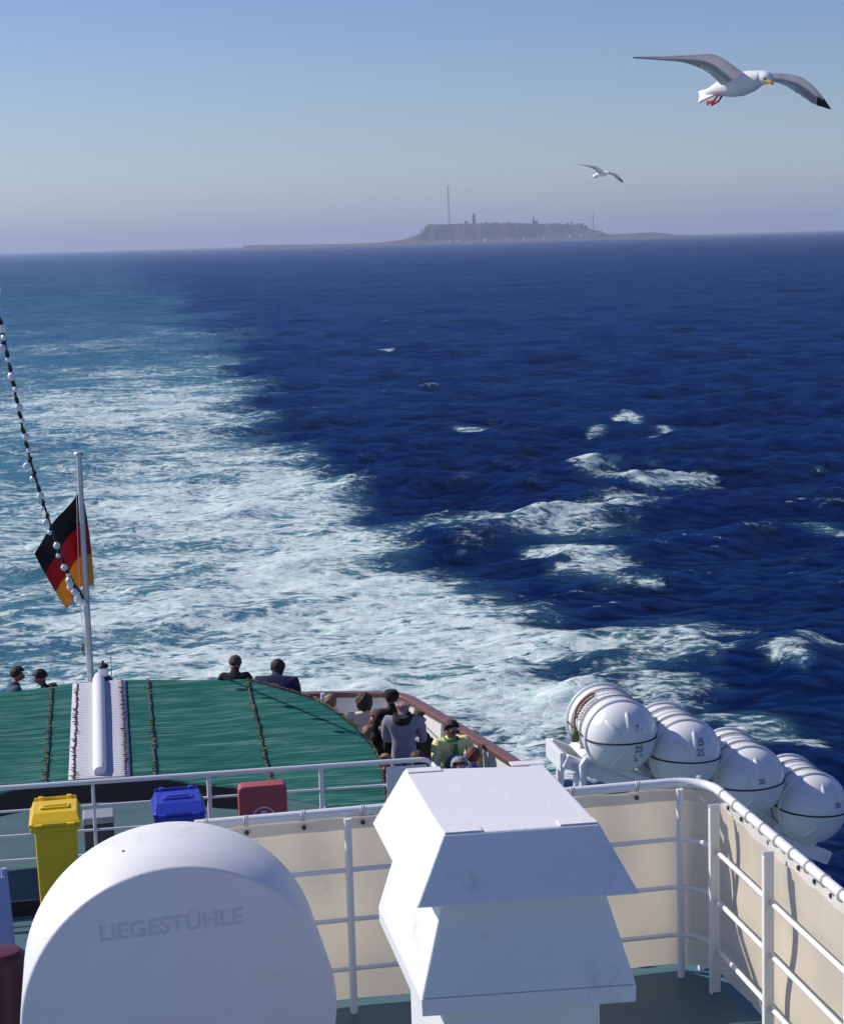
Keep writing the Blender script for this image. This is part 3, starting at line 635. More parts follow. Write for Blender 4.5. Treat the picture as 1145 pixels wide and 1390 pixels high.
    def lace(p0,p1,n,ext=0,pts=None,wob=.006):
        L_=[on(p0[0]+(p1[0]-p0[0])*k/n,p0[1]+(p1[1]-p0[1])*k/n,.032) for k in range(n+1)] if pts is None else pts
        L_=[v+Vector((random.gauss(0,wob),0,0)) for v in L_]
        mb=MB(); mb.tube(L_,.0095,6)
        for i in range(1,len(L_)):
            if random.random()<.5:
                c=L_[i]; s=random.choice((-1,1)); mb.tube([c+Vector((-s*.018,0,.008)),c+Vector((s*random.uniform(.015,.05),random.uniform(-.02,.02),.014)),c+Vector((s*.02,.03,.005))],.0065,5,mi=1 if random.random()<.4 else 0)
        part('lacing',mb,[ROPE,ROPEL],root)
    lace((70,933),(61,1064),46); lace((105,930),(100,1061),46); lace((166,927),(171,1055),46); lace((201,926),(211,1058),40)
    lace((335,924),(371,1080),52)
    P=[]; rr=[(336,924)]+right
    for i in range(len(rr)-1):
        for k in range(6): f=k/6; P.append(on(rr[i][0]+(rr[i+1][0]-rr[i][0])*f-1,rr[i][1]+(rr[i+1][1]-rr[i][1])*f,.03))
    lace(None,None,0,pts=P,wob=.004)
build_canopy()

# ================================================================= FLAG STAFF, FLAG, LIGHT STRING, STERN LIGHT
def build_staff():
    b=ZS(124,935,7.9); B=b.y   # staff stands on the stern rail
    root=thing('flagstaff','tall bare metal flagstaff at the stern','flagstaff',S(b.x,B,7.0),TH)
    lo=BS(123.5,930,B); hi=BS(107.3,618,B); base=Vector((b.x,B,7.0)); d=(hi-lo)/(hi.z-lo.z)
    foot=lo+d*(7.0-lo.z)-base; top=hi-base
    mb=MB(); mb.tube([foot,lo-base,(lo+hi)/2-base,top],[.062,.058,.05,.042],14); part('pole',mb,ALU,root)
    mb=MB(); mb.lathe([(.045,0),(.075,.0),(.085,.03),(.06,.055),(.0,.06)],Matrix.Translation(top),12); part('truck',mb,ALU,root)
    mb=MB(); c=BS(114.5,817,B)-base; mb.lathe([(.05,-.03),(.075,-.03),(.075,.03),(.05,.03)],Matrix.Translation(c),12); mb.box(c+Vector((-.03,-.08,0)),(.06,.06,.05)); part('clamp',mb,STEEL_D,root)
    c=BS(116,880,B)-base; mb=MB(); mb.tube([c+Vector((-.02,-.06,-.09)),c+Vector((-.06,-.09,0)),c+Vector((-.02,-.06,.09))],.018,6); part('cleat',mb,mat('brass',(.35,.2,.08),.4,metal=.8),root)
    mb=MB(); c2=BS(113,818,B)-base; mb.tube([BS(105,622,B)-base+Vector((-.03,-.05,0)),BS(112,817,B)-base+Vector((-.04,-.07,0)),c],.006,5); part('halyard',mb,HEM,root)
    # flag
    fl=thing('german_flag','black red and gold flag hanging in folds from the staff','flag',S(*(BS(107,730,B))),TH)
    org=BS(107,730,B)
    cl=lambda n,c:mat(n,c,.75,var=.1,vscale=6,trans=.4,sheen=.2)
    FB,FR,FG=cl('flag_black',(.012,.010,.014)),cl('flag_red',(.50,.012,.02)),cl('flag_gold',(.80,.44,.02))
    U=60; V=30; rows=[]
    hoT,hoB=Vector((108,668)),Vector((112,795)); flT,flB=Vector((47,750)),Vector((90,828))
    for i in range(U+1):
        u=i/U; row=[]
        for j in range(V+1):
            v=j/V
            # px position: billows right of the staff, then sweeps left and down
            h0=hoT.lerp(hoB,v)
            if u<.26:
                s=u/.26; bul_=math.sin(s*math.pi)*(4+17*v*(1.25-.55*v)); p=h0+Vector((bul_,0)); dep=.16*math.sin(s*math.pi*.5)
            else:
                s=(u-.26)/.74; e=flT.lerp(flB,v); mid=h0.lerp(e,s); 
                p=mid+Vector((0,(math.sin(s*math.pi)*(-4+3*v)))); p+=Vector((3.2*math.sin(s*9+v*5)*s*(1-s)*2,2.5*math.sin(s*7+v*3)*s)); dep=.16+.14*math.sin(s*8.5+v*2.6)*(.25+.75*s)-.2*s
            q=BS(p.x,p.y,B+dep); row.append(q-org)
        rows.append(row)
    mb=MB(); n=V+1
    flat=[p for r_ in rows for p in r_]; mb.v=[Vector(p) for p in flat]
    for i in range(U):
        for j in range(V):
            mb.f.append((i*n+j,i*n+j+1,(i+1)*n+j+1,(i+1)*n+j)); mb.m.append(min(2,int((j+.5)/V*3)))
    part('cloth',mb,[FB,FR,FG],fl,ang=80,solid=.004)
    # string of bulbs from the staff up to the mast forward
    px=[(113,812),(107,803),(96,785),(84,757),(72,722),(60,685),(46,640),(34,595),(24,548),(14,500),(6,462),(0,435),(-12,380),(-26,310),(-45,215)]
    dep=[B-.12]+[B-.25-(B-19.0)*(i/(len(px)-1))**1.0 for i in range(1,len(px))]
    C=[S(*BS(p[0],p[1],d_)) for p,d_ in zip(px,dep)]
    # resample
    Cs=[]
    for i in range(len(C)-1):
        p0=C[max(i-1,0)];p1=C[i];p2=C[i+1];p3=C[min(i+2,len(C)-1)]
        for k in range(16):
            t_=k/16; Cs.append(.5*((2*p1)+(p2-p0)*t_+(2*p0-5*p1+4*p2-p3)*t_*t_+(3*p1-p0-3*p2+p3)*t_**3))
    st=thing('light_string','dark cable of clear light bulbs running up from the flagstaff','string lights',C[0])
    mb=MB(); mb.tube(Cs,.017,6); part('cable',mb,ROPED,st,world=True)
    cum=0; prev=Cs[0]; k=0; nxt=.18
    for q in Cs[1:]:
        cum+=(q-prev).length; prev=q
        if cum>=nxt:
            k+=1; nxt=cum+(.150 if k<11 else .36)
            ang=random.uniform(-.5,.5)
            M=Matrix.Translation(q)@Matrix.Rotation(math.pi+ang,4,'Y')@Matrix.Rotation(random.uniform(-.4,.4),4,'X')
            so_=MB(); so_.lathe([(.018,-.03),(.026,-.03),(.026,.045),(.02,.05)],M,10); s_=part('socket',so_,RUBBER,st,world=True)
            big = (k<11) or (k%2==0)
            rr=.052 if big else .034
            gb=MB(); gb.lathe([(.016,.045),(.024,.06)]+[(rr*math.sin(t_),.052+rr*1.0-rr*math.cos(t_)*1.0) for t_ in [math.pi*j/8 for j in range(3,9)]],M,12); part('bulb',gb,GLASSW,st,world=True)
    # stern light on its box
    c=BS(141,925,B-.4); root=thing('stern_lantern','white ship lantern with black cap and base on a grey stand','lantern',S(c.x,c.y,7.0),TH)
    z=c.z-7.0+.02
    mb=MB(); mb.box((0,0,z/2),(.30,.24,z)); part('stand',mb,GREYP,root,smooth=False,bevel=.01)
    s_=(1/FPX)*27.0
    mb=MB(); mb.lathe([(.11,z),(.125,z+.02),(.115,z+.06),(.085,z+.075)],seg=16); part('base',mb,BLACK,root)
    mb=MB(); mb.lathe([(.08,z+.075),(.082,z+.20),(.07,z+.215)],seg=16); part('lens',mb,GLASSW,root)
    mb=MB(); mb.lathe([(.075,z+.215),(.10,z+.225),(.085,z+.25),(.045,z+.275),(.02,z+.28),(.018,z+.32),(0,z+.33)],seg=16); part('cap',mb,BLACK,root)
    mb=MB(); mb.tube([(.13,0,z-.02),(.13,0,z+.42)],.008,6); part('guard_rod',mb,GREYP,root); mb=MB(); mb.tube([(-.12,0,z-.02),(-.12,0,z+.2)],.007,6); part('guard_rod',mb,GREYP,root)
build_staff()

# ================================================================= BINS, BOX, RED LOCKER
def build_bin(px0,px1,ytop,b,m,name,label,z=8.35):
    l=BS(px0,ytop,b); r_=BS(px1,ytop,b); wd=(r_-l).length; c=(l+r_)/2; H=c.z-z
    root=thing('wheelie_bin',label,'wheelie bin',S(c.x,c.y,z),TH,'wheelie bins by the railing')
    w=wd/2; dp=.27
    mb=MB(); bw=w*.80; bd=dp*.78
    mb.frustum([(-bw*.86,-bd*.8,.04),(bw*.86,-bd*.8,.04),(bw*.86,bd*.8,.04),(-bw*.86,bd*.8,.04)],[(-bw,-bd,H-.17),(bw,-bd,H-.17),(bw,bd,H-.17),(-bw,bd,H-.17)])
    part('body',mb,m,root,smooth=False,bevel=.025)
    mb=MB(); mb.box((0,0,H-.15),(w*1.9,dp*1.95,.05)); part('rim',mb,m,root,smooth=False,bevel=.012)
    mb=MB(); q=w*.99; 
    mb.frustum([(-q,-dp*1.05,H-.118),(q,-dp*1.05,H-.118),(q,dp,H-.118),(-q,dp,H-.118)],[(-q,-dp*1.05,H-.085),(q,-dp*1.05,H-.085),(q,dp,H-.085),(-q,dp,H-.085)])
    mb.frustum([(-q*.95,-dp*1.0,H-.0855),(q*.95,-dp*1.0,H-.0855),(q*.95,dp*.9,H-.0855),(-q*.95,dp*.9,H-.0855)],[(-q*.86,-dp*.55,H-.02),(q*.86,-dp*.55,H-.02),(q*.86,dp*.7,H-.005),(-q*.86,dp*.7,H-.005)])
    mb.box((0,-.01,H-.012),(q*1.15,dp*.42,.03)); mb.box((0,-.01,H+.004),(q*.9,dp*.16,.02))
    ld=part('lid',mb,m,root,smooth=False,bevel=.012)
    mb=MB(); mb.tube([(-w*.8,dp*1.02,H-.08),(-w*.8,dp*1.2,H-.03),(w*.8,dp*1.2,H-.03),(w*.8,dp*1.02,H-.08)],.015,8); part('handle',mb,m,root)
    for s in (-1,1):
        mb=MB(); mb.box((s*w*.55,dp*.98,H-.02),(.05,.06,.06)); part('hinge',mb,m,root,smooth=False,bevel=.01)
        mb=MB(); mb.lathe([(.0,-.022),(.09,-.022),(.1,-.01),(.1,.01),(.09,.022),(0,.022)],Matrix.Translation((s*w*.92,dp*.72,.1))@Matrix.Rotation(math.pi/2,4,'Y'),16); part('wheel',mb,RUBBER,root)
    for s in (-1,1):
        mb=MB(); mb.box((s*w*.62,-dp*1.08,H-.10),(.07,.05,.03)); part('lid_grip',mb,m,root,smooth=False,bevel=.008)
build_bin(39,110,1093,16.4,YEL,'yellow','yellow wheelie bin standing left of the deck chair bin')
build_bin(205,277,1080,16.8,BLUE,'blue','blue wheelie bin with only its lid showing above the round white bin')
def build_smallbox():
    b=18.25; l=BS(112,1103,b); r_=BS(155,1103,b); c=(l+r_)/2; w=(r_-l).length; root=thing('litter_box','small dark litter box with a grey flat lid behind the rail','litter box',S(c.x,c.y,7.0),TH)
    H=c.z-7.0
    mb=MB(); mb.box((0,0,H-.24),(w*.94,.26,.32)); part('body',mb,mat('dark_grey_paint',(.045,.05,.06),.5),root,smooth=False,bevel=.015)
    mb=MB(); mb.box((0,0,H-.04),(w,.32,.075)); part('lid',mb,GREYP,root,smooth=False,bevel=.02)
    mb=MB(); mb.box((0,0,(H-.4)/2),(.08,.08,H-.4)); part('stand',mb,STEEL_D,root,smooth=False)
build_smallbox()
def build_red():
    b=17.45; l=BS(324,1098,b); r_=BS(389,1098,b); c=(l+r_)/2; w=(r_-l).length; top=BS(356,1062,b).z; H=top-8.35
    root=thing('red_locker','faded red rounded locker with a ring and letter mark on the middle deck rail','locker',S(c.x,c.y,8.35),TH-.03)
    h2=.62; n=6; rad=.05; poly=[]
    for cx,cz,a0 in ((w/2-rad,h2/2-rad,0),(-w/2+rad,h2/2-rad,90),(-w/2+rad,-h2/2+rad,180),(w/2-rad,-h2/2+rad,270)):
        for k in range(n+1): an=R_(a0+90*k/n); poly.append((cx+rad*math.cos(an),cz+rad*math.sin(an)))
    mb=MB(); mb.frustum([(x,-.12,H-h2/2+z) for x,z in poly],[(x,.06,H-h2/2+z) for x,z in poly]); part('case',mb,REDP,root,bevel=.012)
    zc=H-.50*h2-.02; zc=BS(355,1105,b).z-8.35
    mb=MB(); rg=[(.11*math.cos(2*math.pi*k/28),-.124,zc+.11*math.sin(2*math.pi*k/28)) for k in range(28)]; mb.tube(rg,.0085,6,closed=True); part('ring_mark',mb,MARK,root)
    tm=text_mb('F',.15,.003,.003); M=Matrix.Translation((0,-.122,zc+.01))@Matrix.Rotation(math.pi/2,4,'X'); tm.v=[M@v for v in tm.v]; part('letter_mark',tm,MARK,root,smooth=False,fix=False)
    mb=MB(); mb.box((0,-.02,(H-h2)/2),(.1,.06,H-h2)); part('stand',mb,REDP,root,smooth=False)
build_red()

# ================================================================= DECK CHAIR DRUM
def build_drum():
    c1=BS(246,1382,7.55); t1=BS(246,1176,7.55); rad=t1.z-c1.z; ln=.66
    root=thing('storage_drum','big round white deck chair bin with faded lettering on its flat end','storage bin',S(c1.x,c1.y,10.9),TH)
    zc=c1.z-10.9
    M=Matrix.Translation((0,0,zc))@Matrix.Rotation(-math.pi/2,4,'X')
    bevel=.012
    mb=MB(); mb.lathe([(rad-.012,0),(rad,.012),(rad,ln-.03),(rad-.03,ln),(0,ln)],M,96); part('shell',mb,WHITE,root,ang=50)
    EP=mat('drum_end_paint',(.80,.76,.80),.6,var=.04,vscale=4,bump=.06,bscale=30,dirt=(.7,.66,.67),dscale=3,dcov=.3)
    mb=MB(); mb.add([(math.cos(2*math.pi*k/96)*(rad-.0125),-.001,zc+math.sin(2*math.pi*k/96)*(rad-.0125)) for k in range(96)],[tuple(range(96))]); part('end_panel',mb,EP,root,smooth=False)
    tm=text_mb('LIEGESTÜHLE',.106,.0,.0015); p=BS(233,1256,7.55)
    M2=Matrix.Translation((p.x-c1.x,-.003,p.z-10.9))@Matrix.Rotation(R_(-2.0),4,'Y')@Matrix.Rotation(math.pi/2,4,'X'); tm.v=[M2@v for v in tm.v]; part('lettering',tm,STENCIL2,root,smooth=False,fix=False)
    mb=MB(); p=BS(168,1157,7.9); v=Vector((p.x-c1.x,0,p.z-10.9-zc)); v=v.normalized()*(rad+.001); mb.lathe([(.006,-.004),(.006,.004)],Matrix.Translation((v.x,.36,v.z+zc)),8); part('rust_bolt',mb,ROPE,root)
    mb=MB()
    mb.box((-.34,ln*.5,(zc-rad*.8)/2),(.08,ln*.8,max(.1,zc-rad*.8))); part('foot',mb,WHITE,root,smooth=False)
    mb=MB(); mb.box((.34,ln*.5,(zc-rad*.8)/2),(.08,ln*.8,max(.1,zc-rad*.8))); part('foot',mb,WHITE,root,smooth=False)
build_drum()

# ================================================================= VENT
def build_vent():
    z1=13.10; zb=12.895
    tFL,tFR,tNR,tNL=[toS(Z(*q,z1)) for q in ((548.5,1044.5),(738,1039),(812.7,1118),(601.8,1133))]
    bNL=toS(Z(564.6,1233.6,zb)); bNR=toS(Z(868,1214,zb)); bFL=toS(Z(505,1118,zb)); bFR=bNR+(bFL-bNL)+Vector((0,.02,0))
    o0=Vector(((bNL.x+bNR.x)/2,(bNL.y+bFL.y)/2,10.9)); 
    root=thing('deck_vent','white square mushroom vent with a flared cap and flared neck standing on the upper deck','ventilator',S(*o0),TH)
    q=lambda v,z=None:Vector((v.x,v.y,v.z if z is None else z))-o0
    bev=.006
    lo=[q(bNL),q(bNR),q(bFR),q(bFL)]; hi=[q(tNL),q(tNR),q(tFR),q(tFL)]
    mb=MB(); mb.frustum(lo,hi); part('cap',mb,WHITE,root,smooth=False,bevel=bev)
    # seam plates on the corners of the top
    ex=(hi[1]-hi[0]).normalized(); ey=(hi[3]-hi[0]).normalized(); W=(hi[1]-hi[0]).length; D=(hi[3]-hi[0]).length
    for (cx,cy,sx,sy) in ((0,0,1,1),(W,0,-1,1),(0,D,1,-1),(W,D,-1,-1)):
        lx=.125; ly=.05
        base=hi[0]+ex*(cx+sx*.004)+ey*(cy+sy*.004); pts=[base,base+ex*sx*lx,base+ex*sx*lx+ey*sy*ly,base+ey*sy*ly]
        mb=MB(); mb.frustum([p+Vector((0,0,.0005)) for p in pts],[p+Vector((0,0,.005)) for p in pts]); part('corner_plate',mb,WHITE,root,smooth=False,bevel=.0015)
    # neck tier of the same shape, then the trunk
    cen=(lo[0]+lo[2])/2; 
    def sc_(pts,f,z): return [Vector((cen.x+(p.x-cen.x)*f,cen.y+(p.y-cen.y)*f,z)) for p in pts]
    zt=zb-.03-10.9; 
    mb=MB(); mb.frustum(sc_(lo,.97,12.585-10.9),sc_(hi,1.0,zt+.06)); part('lower_hood',mb,WHITE,root,smooth=False,bevel=bev)
    mb=MB(); mb.frustum(sc_(lo,.965,12.525-10.9),sc_(lo,.97,12.584-10.9)); part('hood_rim',mb,WHITE,root,smooth=False,bevel=.003)
    mb=MB(); mb.frustum(sc_(lo,.72,0),sc_(lo,.72,12.524-10.9)); part('trunk',mb,WHITE,root,smooth=False,bevel=bev)
    mb=MB(); mb.frustum(sc_(lo,.84,.0),sc_(lo,.84,.03)); part('base_flange',mb,WHITE,root,smooth=False)
build_vent()

# ================================================================= LIFE RAFTS ON THEIR RACK
def build_rafts():
    b0=14.9
    cs=[BS(828,987,b0),BS(913,1012,b0),BS(1000,1047,b0),BS(1083,1083,b0)]
    rad=.315; half=.30; dome=.27
    prof=[(rad*math.cos(t_),-half-dome*math.sin(t_)) for t_ in [math.pi/2*k/12 for k in range(12,-1,-1)]]
    prof=[(max(r_,0),z) for r_,z in prof]+[(rad,-half+.02)]+[(rad,half-.02)]+[(rad*math.cos(t_),half+dome*math.sin(t_)) for t_ in [math.pi/2*k/12 for k in range(13)]]
    M=Matrix.Rotation(-math.pi/2,4,'X')
    labels=['white life raft canister topmost on the sloping rack, with a rusty red lashing','white life raft canister second from the top of the sloping rack','white life raft canister third down the sloping rack','white life raft canister at the outboard bottom end of the sloping rack']
    root=thing('life_raft_canister',labels[0],'life raft',S(cs[0].x,cs[0].y,cs[0].z),TH,'life raft canisters on the rack')
    up=MB(); up.lathe(prof,M,40,arc=(math.pi,2*math.pi)); dn=MB(); dn.lathe(prof,M,40,arc=(0,math.pi))
    # raised bosses on the domes
    for s,mbx in ((1,up),(-1,dn)):
        for a in (-.75,.05,.7) if s>0 else (-.55,.6):
            pts=[]
            for k in range(9):
                t_=.15+.95*k/8; rr=rad*math.sin(min(t_,1.45)); y_=-half-dome*math.cos(t_)
                pts.append(Vector((rr*.95*math.sin(a),y_+.018,s*rr*.95*math.cos(a))))
            mbx.tube(pts,[.006,.018,.026,.031,.033,.033,.030,.022,.008],10)
    for s,mbx in ((1,up),(-1,dn)):
        for yy in (-half+.0,half-.0):
            ring=[Vector((( rad+.004)*math.cos(t_),yy,s*(rad+.004)*math.sin(t_))) for t_ in [math.pi*k/28 for k in range(29)]]
            mbx.tube(ring,.019,8)
        for yy in (-.09,.0,.09):
            ring=[Vector(((rad)*math.cos(t_),yy,s*(rad)*math.sin(t_))) for t_ in [math.pi*k/28 for k in range(29)]]
            mbx.tube(ring,.008,6)
    part('upper_shell',up,RAFT,root,ang=45); part('lower_shell',dn,RAFT,root,ang=45)
    # seam gasket
    mb=MB(); g=[]
    for s in (1,-1):
        for r_,z in (prof if s>0 else prof[::-1]): g.append(Vector((s*(r_+.004),z,0)))
    mb.tube(g,.008,6,closed=True); part('seam_band',mb,RUBBER,root)
    for yy in (-.13,.13):
        mb=MB(); ring=[Vector(((rad+.012)*math.cos(t_),yy,(rad+.012)*math.sin(t_))) for t_ in [2*math.pi*k/40 for k in range(40)]]; mb.tube(ring,.008,6,closed=True); part('strap',mb,mat('dull_strap',(.33,.31,.30),.7),root)
    def stencil(body,size,x,z,par=root,nm='number_mark'):
        # project the lettering on the dome
        tm=text_mb(body,size,.0,.003); out=[]
        for v in tm.v:
            X=v.x+x; Zz=v.y+z; rr=min(math.hypot(X,Zz)/rad,.98); out.append(Vector((X,-half-dome*math.sqrt(1-rr*rr)-.005,Zz)))
        tm.v=out; return part(nm,tm,STENCIL,par,smooth=False,fix=False)
    for i in range(1,4):
        c=copy_tree(root); c.location=S(cs[i].x,cs[i].y,cs[i].z); c['label']=labels[i]; c.rotation_euler=(0,R_((0,3,-2,4)[i]),TH+R_((0,1,-1.2,.8)[i]))
        if i==1: stencil('25\n25',.085,.05,.13,c)
        if i==2: stencil('25',.06,.03,.07,c)
        if i==3: stencil('25',.06,.14,.09,c)
    stencil('25\n25',.085,.09,-.10); stencil('25',.07,.10,.13)
    # lashing with shackle on the inboard canister
    mb=MB(); pts=[Vector(((rad+.02)*math.cos(t_),-.02-.10*math.sin(t_*2),(rad+.02)*math.sin(t_))) for t_ in [math.pi*(.62+.42*k/12) for k in range(13)]]; mb.tube(pts,.011,6)
    for k in range(9):
        c=pts[2]+(pts[8]-pts[2])*k/8; an=math.pi*(.66+.22*k/8); c=Vector(((rad+.03)*math.cos(an),-.03,(rad+.03)*math.sin(an))); mb.tube([c+Vector((0,-.02,.01)),c+Vector((.0,.02,-.01))],.010,5)
    part('release_lashing',mb,mat('rust_red_rope',(.13,.055,.04),.9,var=.4,vscale=30),root)
    mb=MB(); c=Vector((-rad-.03,-.05,-.04)); mb.lathe([(0,-.06),(.035,-.05),(.04,.02),(.02,.05),(0,.055)],Matrix.Translation(c),10); part('release_hook',mb,mat('green_hook',(.06,.12,.04),.6),root)
    # rack
    dn_=(cs[3]-cs[0]); slope=dn_.normalized(); nrm=Vector((-slope.z,0,slope.x)); 
    a0=cs[0]+nrm*(-(rad+.075))-slope*.36; a1=cs[3]+nrm*(-(rad+.075))+slope*.40
    rk=thing('raft_rack','sloping white steel rack carrying the life raft canisters over the side','rack',S(a0.x,a0.y,8.35),TH)
    o0=Vector((a0.x,a0.y,8.35))
    ang_=math.atan2(slope.z,slope.x); RM=Matrix.Rotation(-ang_,3,'Y')
    for off_ in (-.22,.30):
        p,q=a0-o0,a1-o0; c=(p+q)/2+Vector((0,off_,0)); mb=MB(); mb.box(c,((q-p).length,.06,.12),M=RM); part('beam',mb,WHITE2,rk,smooth=False,bevel=.006)
    for off_ in (-.25,.32):
        for f in (.04,.5,.93):
            p=(a0.lerp(a1,f))-o0+Vector((0,off_,-.07)); zf=-.1 if f<.9 else -.6
            mb=MB(); mb.box((p.x-(0 if f<.9 else .5),p.y,(p.z+zf)/2),(.06,.05,p.z-zf)); part('upright',mb,WHITE2,rk,smooth=False,bevel=.005)
    for f in (.03,.24,.43,.61,.80,.985):
        p=a0.lerp(a1,f)-o0+Vector((0,.04,-.01)); mb=MB(); mb.box(p,(.05,.58,.05),M=RM); part('cross_member',mb,WHITE2,rk,smooth=False)
    # top end frame
    p=a0-o0; mb=MB(); mb.box((p.x-.02,p.y+.04,p.z-.02),(.04,.50,.17)); part('end_plate',mb,WHITE2,rk,smooth=False,bevel=.006)
    mb=MB(); t0=p+Vector((.14,-.30,.02)); mb.tube([t0+Vector((0,0,-.55)),t0+Vector((0,0,-.05)),t0+Vector((.03,0,0)),t0+Vector((.08,0,.0)),t0+Vector((.9,0,.0))+slope*0+Vector((0,0,slope.z/slope.x*.85))],.035,10); part('bent_tube',mb,WHITE2,rk)
    mb=MB(); mb.box(t0+Vector((.10,-.02,-.30)),(.15,.02,.045)); part('bracket',mb,STEEL_D,rk,smooth=False)
    # dark launching trough below the outboard end, with its pale side plate
    e=a1-o0; mb=MB(); mb.box(e+Vector((-.42,0,-.20)),(.95,.62,.03),M=Matrix.Rotation(-ang_*1.0,3,'Y')); part('black_trough',mb,RUBBER,rk,smooth=False)
    mb=MB(); mb.box(e+Vector((-.25,-.02,-.50)),(.55,.5,.55)); part('end_box',mb,WHITE2,rk,smooth=False,bevel=.02)
    # keel chocks under each canister
    for c_ in cs:
        for s in (-1,1):
            p=c_-nrm*(rad+.01)+slope*s*.17-o0; mb=MB(); mb.box(p+Vector((0,-.05,.03)),(.10,.4,.07),M=Matrix.Rotation(-ang_+s*-.5,3,'Y')); part('chock',mb,WHITE2,rk,smooth=False)
build_rafts()

# ================================================================= PEOPLE
SKIN=mat('skin',(.50,.27,.20),.55,var=.06); SKINR=mat('sunburnt_skin',(.42,.17,.13),.55,var=.08)
def cloth(n,c): return mat('cloth_'+n,c,.9,var=.22,vscale=14,bump=.4,bscale=22)
def hairm(n,c): return mat('hair_'+n,c,.7,var=.4,vscale=40,bump=.5,bscale=90)
HD,HB,HBL,HG,HR=hairm('dark',(.018,.012,.010)),hairm('brown',(.06,.03,.017)),hairm('fair',(.30,.17,.085)),hairm('grey',(.32,.30,.29)),hairm('auburn',(.14,.045,.025))
SHOE=mat('shoe_leather',(.03,.025,.02),.6)
def person(label,loc,rz,pose='stand',top=None,legs=None,skin=None,hair=HD,hairstyle='short',scale=1,lean=0,head=(0,0),arms='down',bulk=1.0,hood=False,extra=None,group=None):
    skin=skin or SKIN; legs=legs or cloth('denim',(.05,.09,.19)); top=top or cloth('navy',(.015,.02,.06))
    root=thing('person',label,'person',loc,rz,group)
    pts={}; ed=[]; rd={}; cls={}
    def P(n,p,r,c,par=None):
        pts[n]=Vector(p); rd[n]=r; cls[n]=c
        if par: ed.append((par,n))
    ph=.97 if pose=='stand' else .56
    ll=lambda y,z:(y*math.cos(lean)+z*math.sin(lean), z*math.cos(lean)-y*math.sin(lean))
    def T(x,y,z):  # torso space, z above the pelvis
        y2,z2=ll(y,z); return (x,y2,ph+z2)
    P('pel',(0,0,ph),.145*bulk,'L'); P('wst',T(0,.0,.16),.13*bulk,'T','pel'); P('chs',T(0,.0,.34),.150*bulk,'T','wst'); P('nkb',T(0,-.01,.48),.085*bulk,'T','chs')
    P('nck',T(0,.008,.53),.064,'S','nkb')
    hy,hp=head   # head yaw, pitch
    hc=Vector(T(0,.03,.605))
    Hm=Matrix.Rotation(hy,3,'Z')@Matrix.Rotation(-hp-lean*.4,3,'X')
    H=lambda x,y,z:hc+Hm@Vector((x,y,z))
    P('skl',H(0,.0,.015),.088,'S','nck'); P('crn',H(0,-.012,.075),.068,'S','skl'); P('jaw',H(0,.045,-.055),.048,'S','skl'); P('nos',H(0,.108,-.012),.014,'S','skl')
    for s,e in ((-1,'l'),(1,'r')):
        P('ear'+e,H(s*.088,-.01,-.005),.016,'S','skl')
        P('sh'+e,T(s*.18*bulk,0,.455),.078*bulk,'T','chs')
        A={'down':((s*.235,-.01,.16),(s*.23,.06,-.07)),'rail':((s*.27,.10,.20),(s*.20,.34,.14)),'lap':((s*.25,.06,.17),(s*.12,.30,.10)),'knee':((s*.27,.17,.20),(s*.10,.40,.17)),'fold':((s*.25,.07,.18),(s*-.03,.20,.20))}[arms]
        P('el'+e,T(*A[0]),.048*bulk,'T','sh'+e); P('wr'+e,T(*A[1]),.032,'T','el'+e)
        wv=(pts['wr'+e]-pts['el'+e]).normalized(); side=Vector((1,0,0)); pal=pts['wr'+e]+wv*.05
        P('pm'+e,pal,.028,'S','wr'+e)
        for k in range(4):
            b_=pal+wv*(.035)+side*((k-1.5)*.021); P('f%d%s'%(k,e),b_+wv*.012,.009,'S','pm'+e); P('g%d%s'%(k,e),b_+wv*(.045+.008*(1.5-abs(k-1.5)))+Vector((0,0,-.018)),.0075,'S','f%d%s'%(k,e))
        P('t'+e,pal+side*(-s*.038)+wv*.012,.010,'S','pm'+e)
        P('hp'+e,(s*.095,0,ph-.05),.098*bulk,'L','pel')
        if pose=='stand': kn,an=(s*.105,.02,.52),(s*.11,-.03,.10)
        elif pose=='sit': kn,an=(s*.13,.44,.55),(s*.13,.47,.10)
        else: kn,an=(s*.10,.34,.92),(s*.10,.60,.56)      # knees drawn up
        P('kn'+e,kn,.064,'L','hp'+e); P('an'+e,an,.045,'L','kn'+e); P('he'+e,(an[0],an[1]+.01,an[2]-.05),.04,'B','an'+e); P('to'+e,(an[0]*1.1,an[1]+.16,an[2]-.06),.034,'B','he'+e)
    names=list(pts); idx={n:i for i,n in enumerate(names)}
    me=bpy.data.meshes.new('b'); me.from_pydata([pts[n] for n in names],[(idx[a],idx[b]) for a,b in ed],[]); me.update()
    ob=bpy.data.objects.new('b',me); COL.objects.link(ob)
    sk=ob.modifiers.new('s','SKIN'); sk.use_smooth_shade=True; sk.branch_smoothing=.4
    dat=me.skin_vertices[0].data
    for n in names: dat[idx[n]].radius=(rd[n],rd[n]*(.78 if n in('chs','wst','pel') else 1)); dat[idx[n]].use_root=(n=='pel')
    ss=ob.modifiers.new('u','SUBSURF'); ss.levels=2; ss.render_levels=2
    bpy.context.view_layer.update(); dg=bpy.context.evaluated_depsgraph_get()
    m2=bpy.data.meshes.new_from_object(ob.evaluated_get(dg)); bpy.data.objects.remove(ob)
    ml=[skin,top,legs,SHOE]; m2.materials.clear(); [m2.materials.append(q) for q in ml]; code={'S':0,'T':1,'L':2,'B':3}
    n_=len(m2.polygons); c=np.zeros(n_*3); m2.polygons.foreach_get('center',c); c=c.reshape(-1,3)
    bd=np.full(n_,1e9); bi=np.zeros(n_,int)
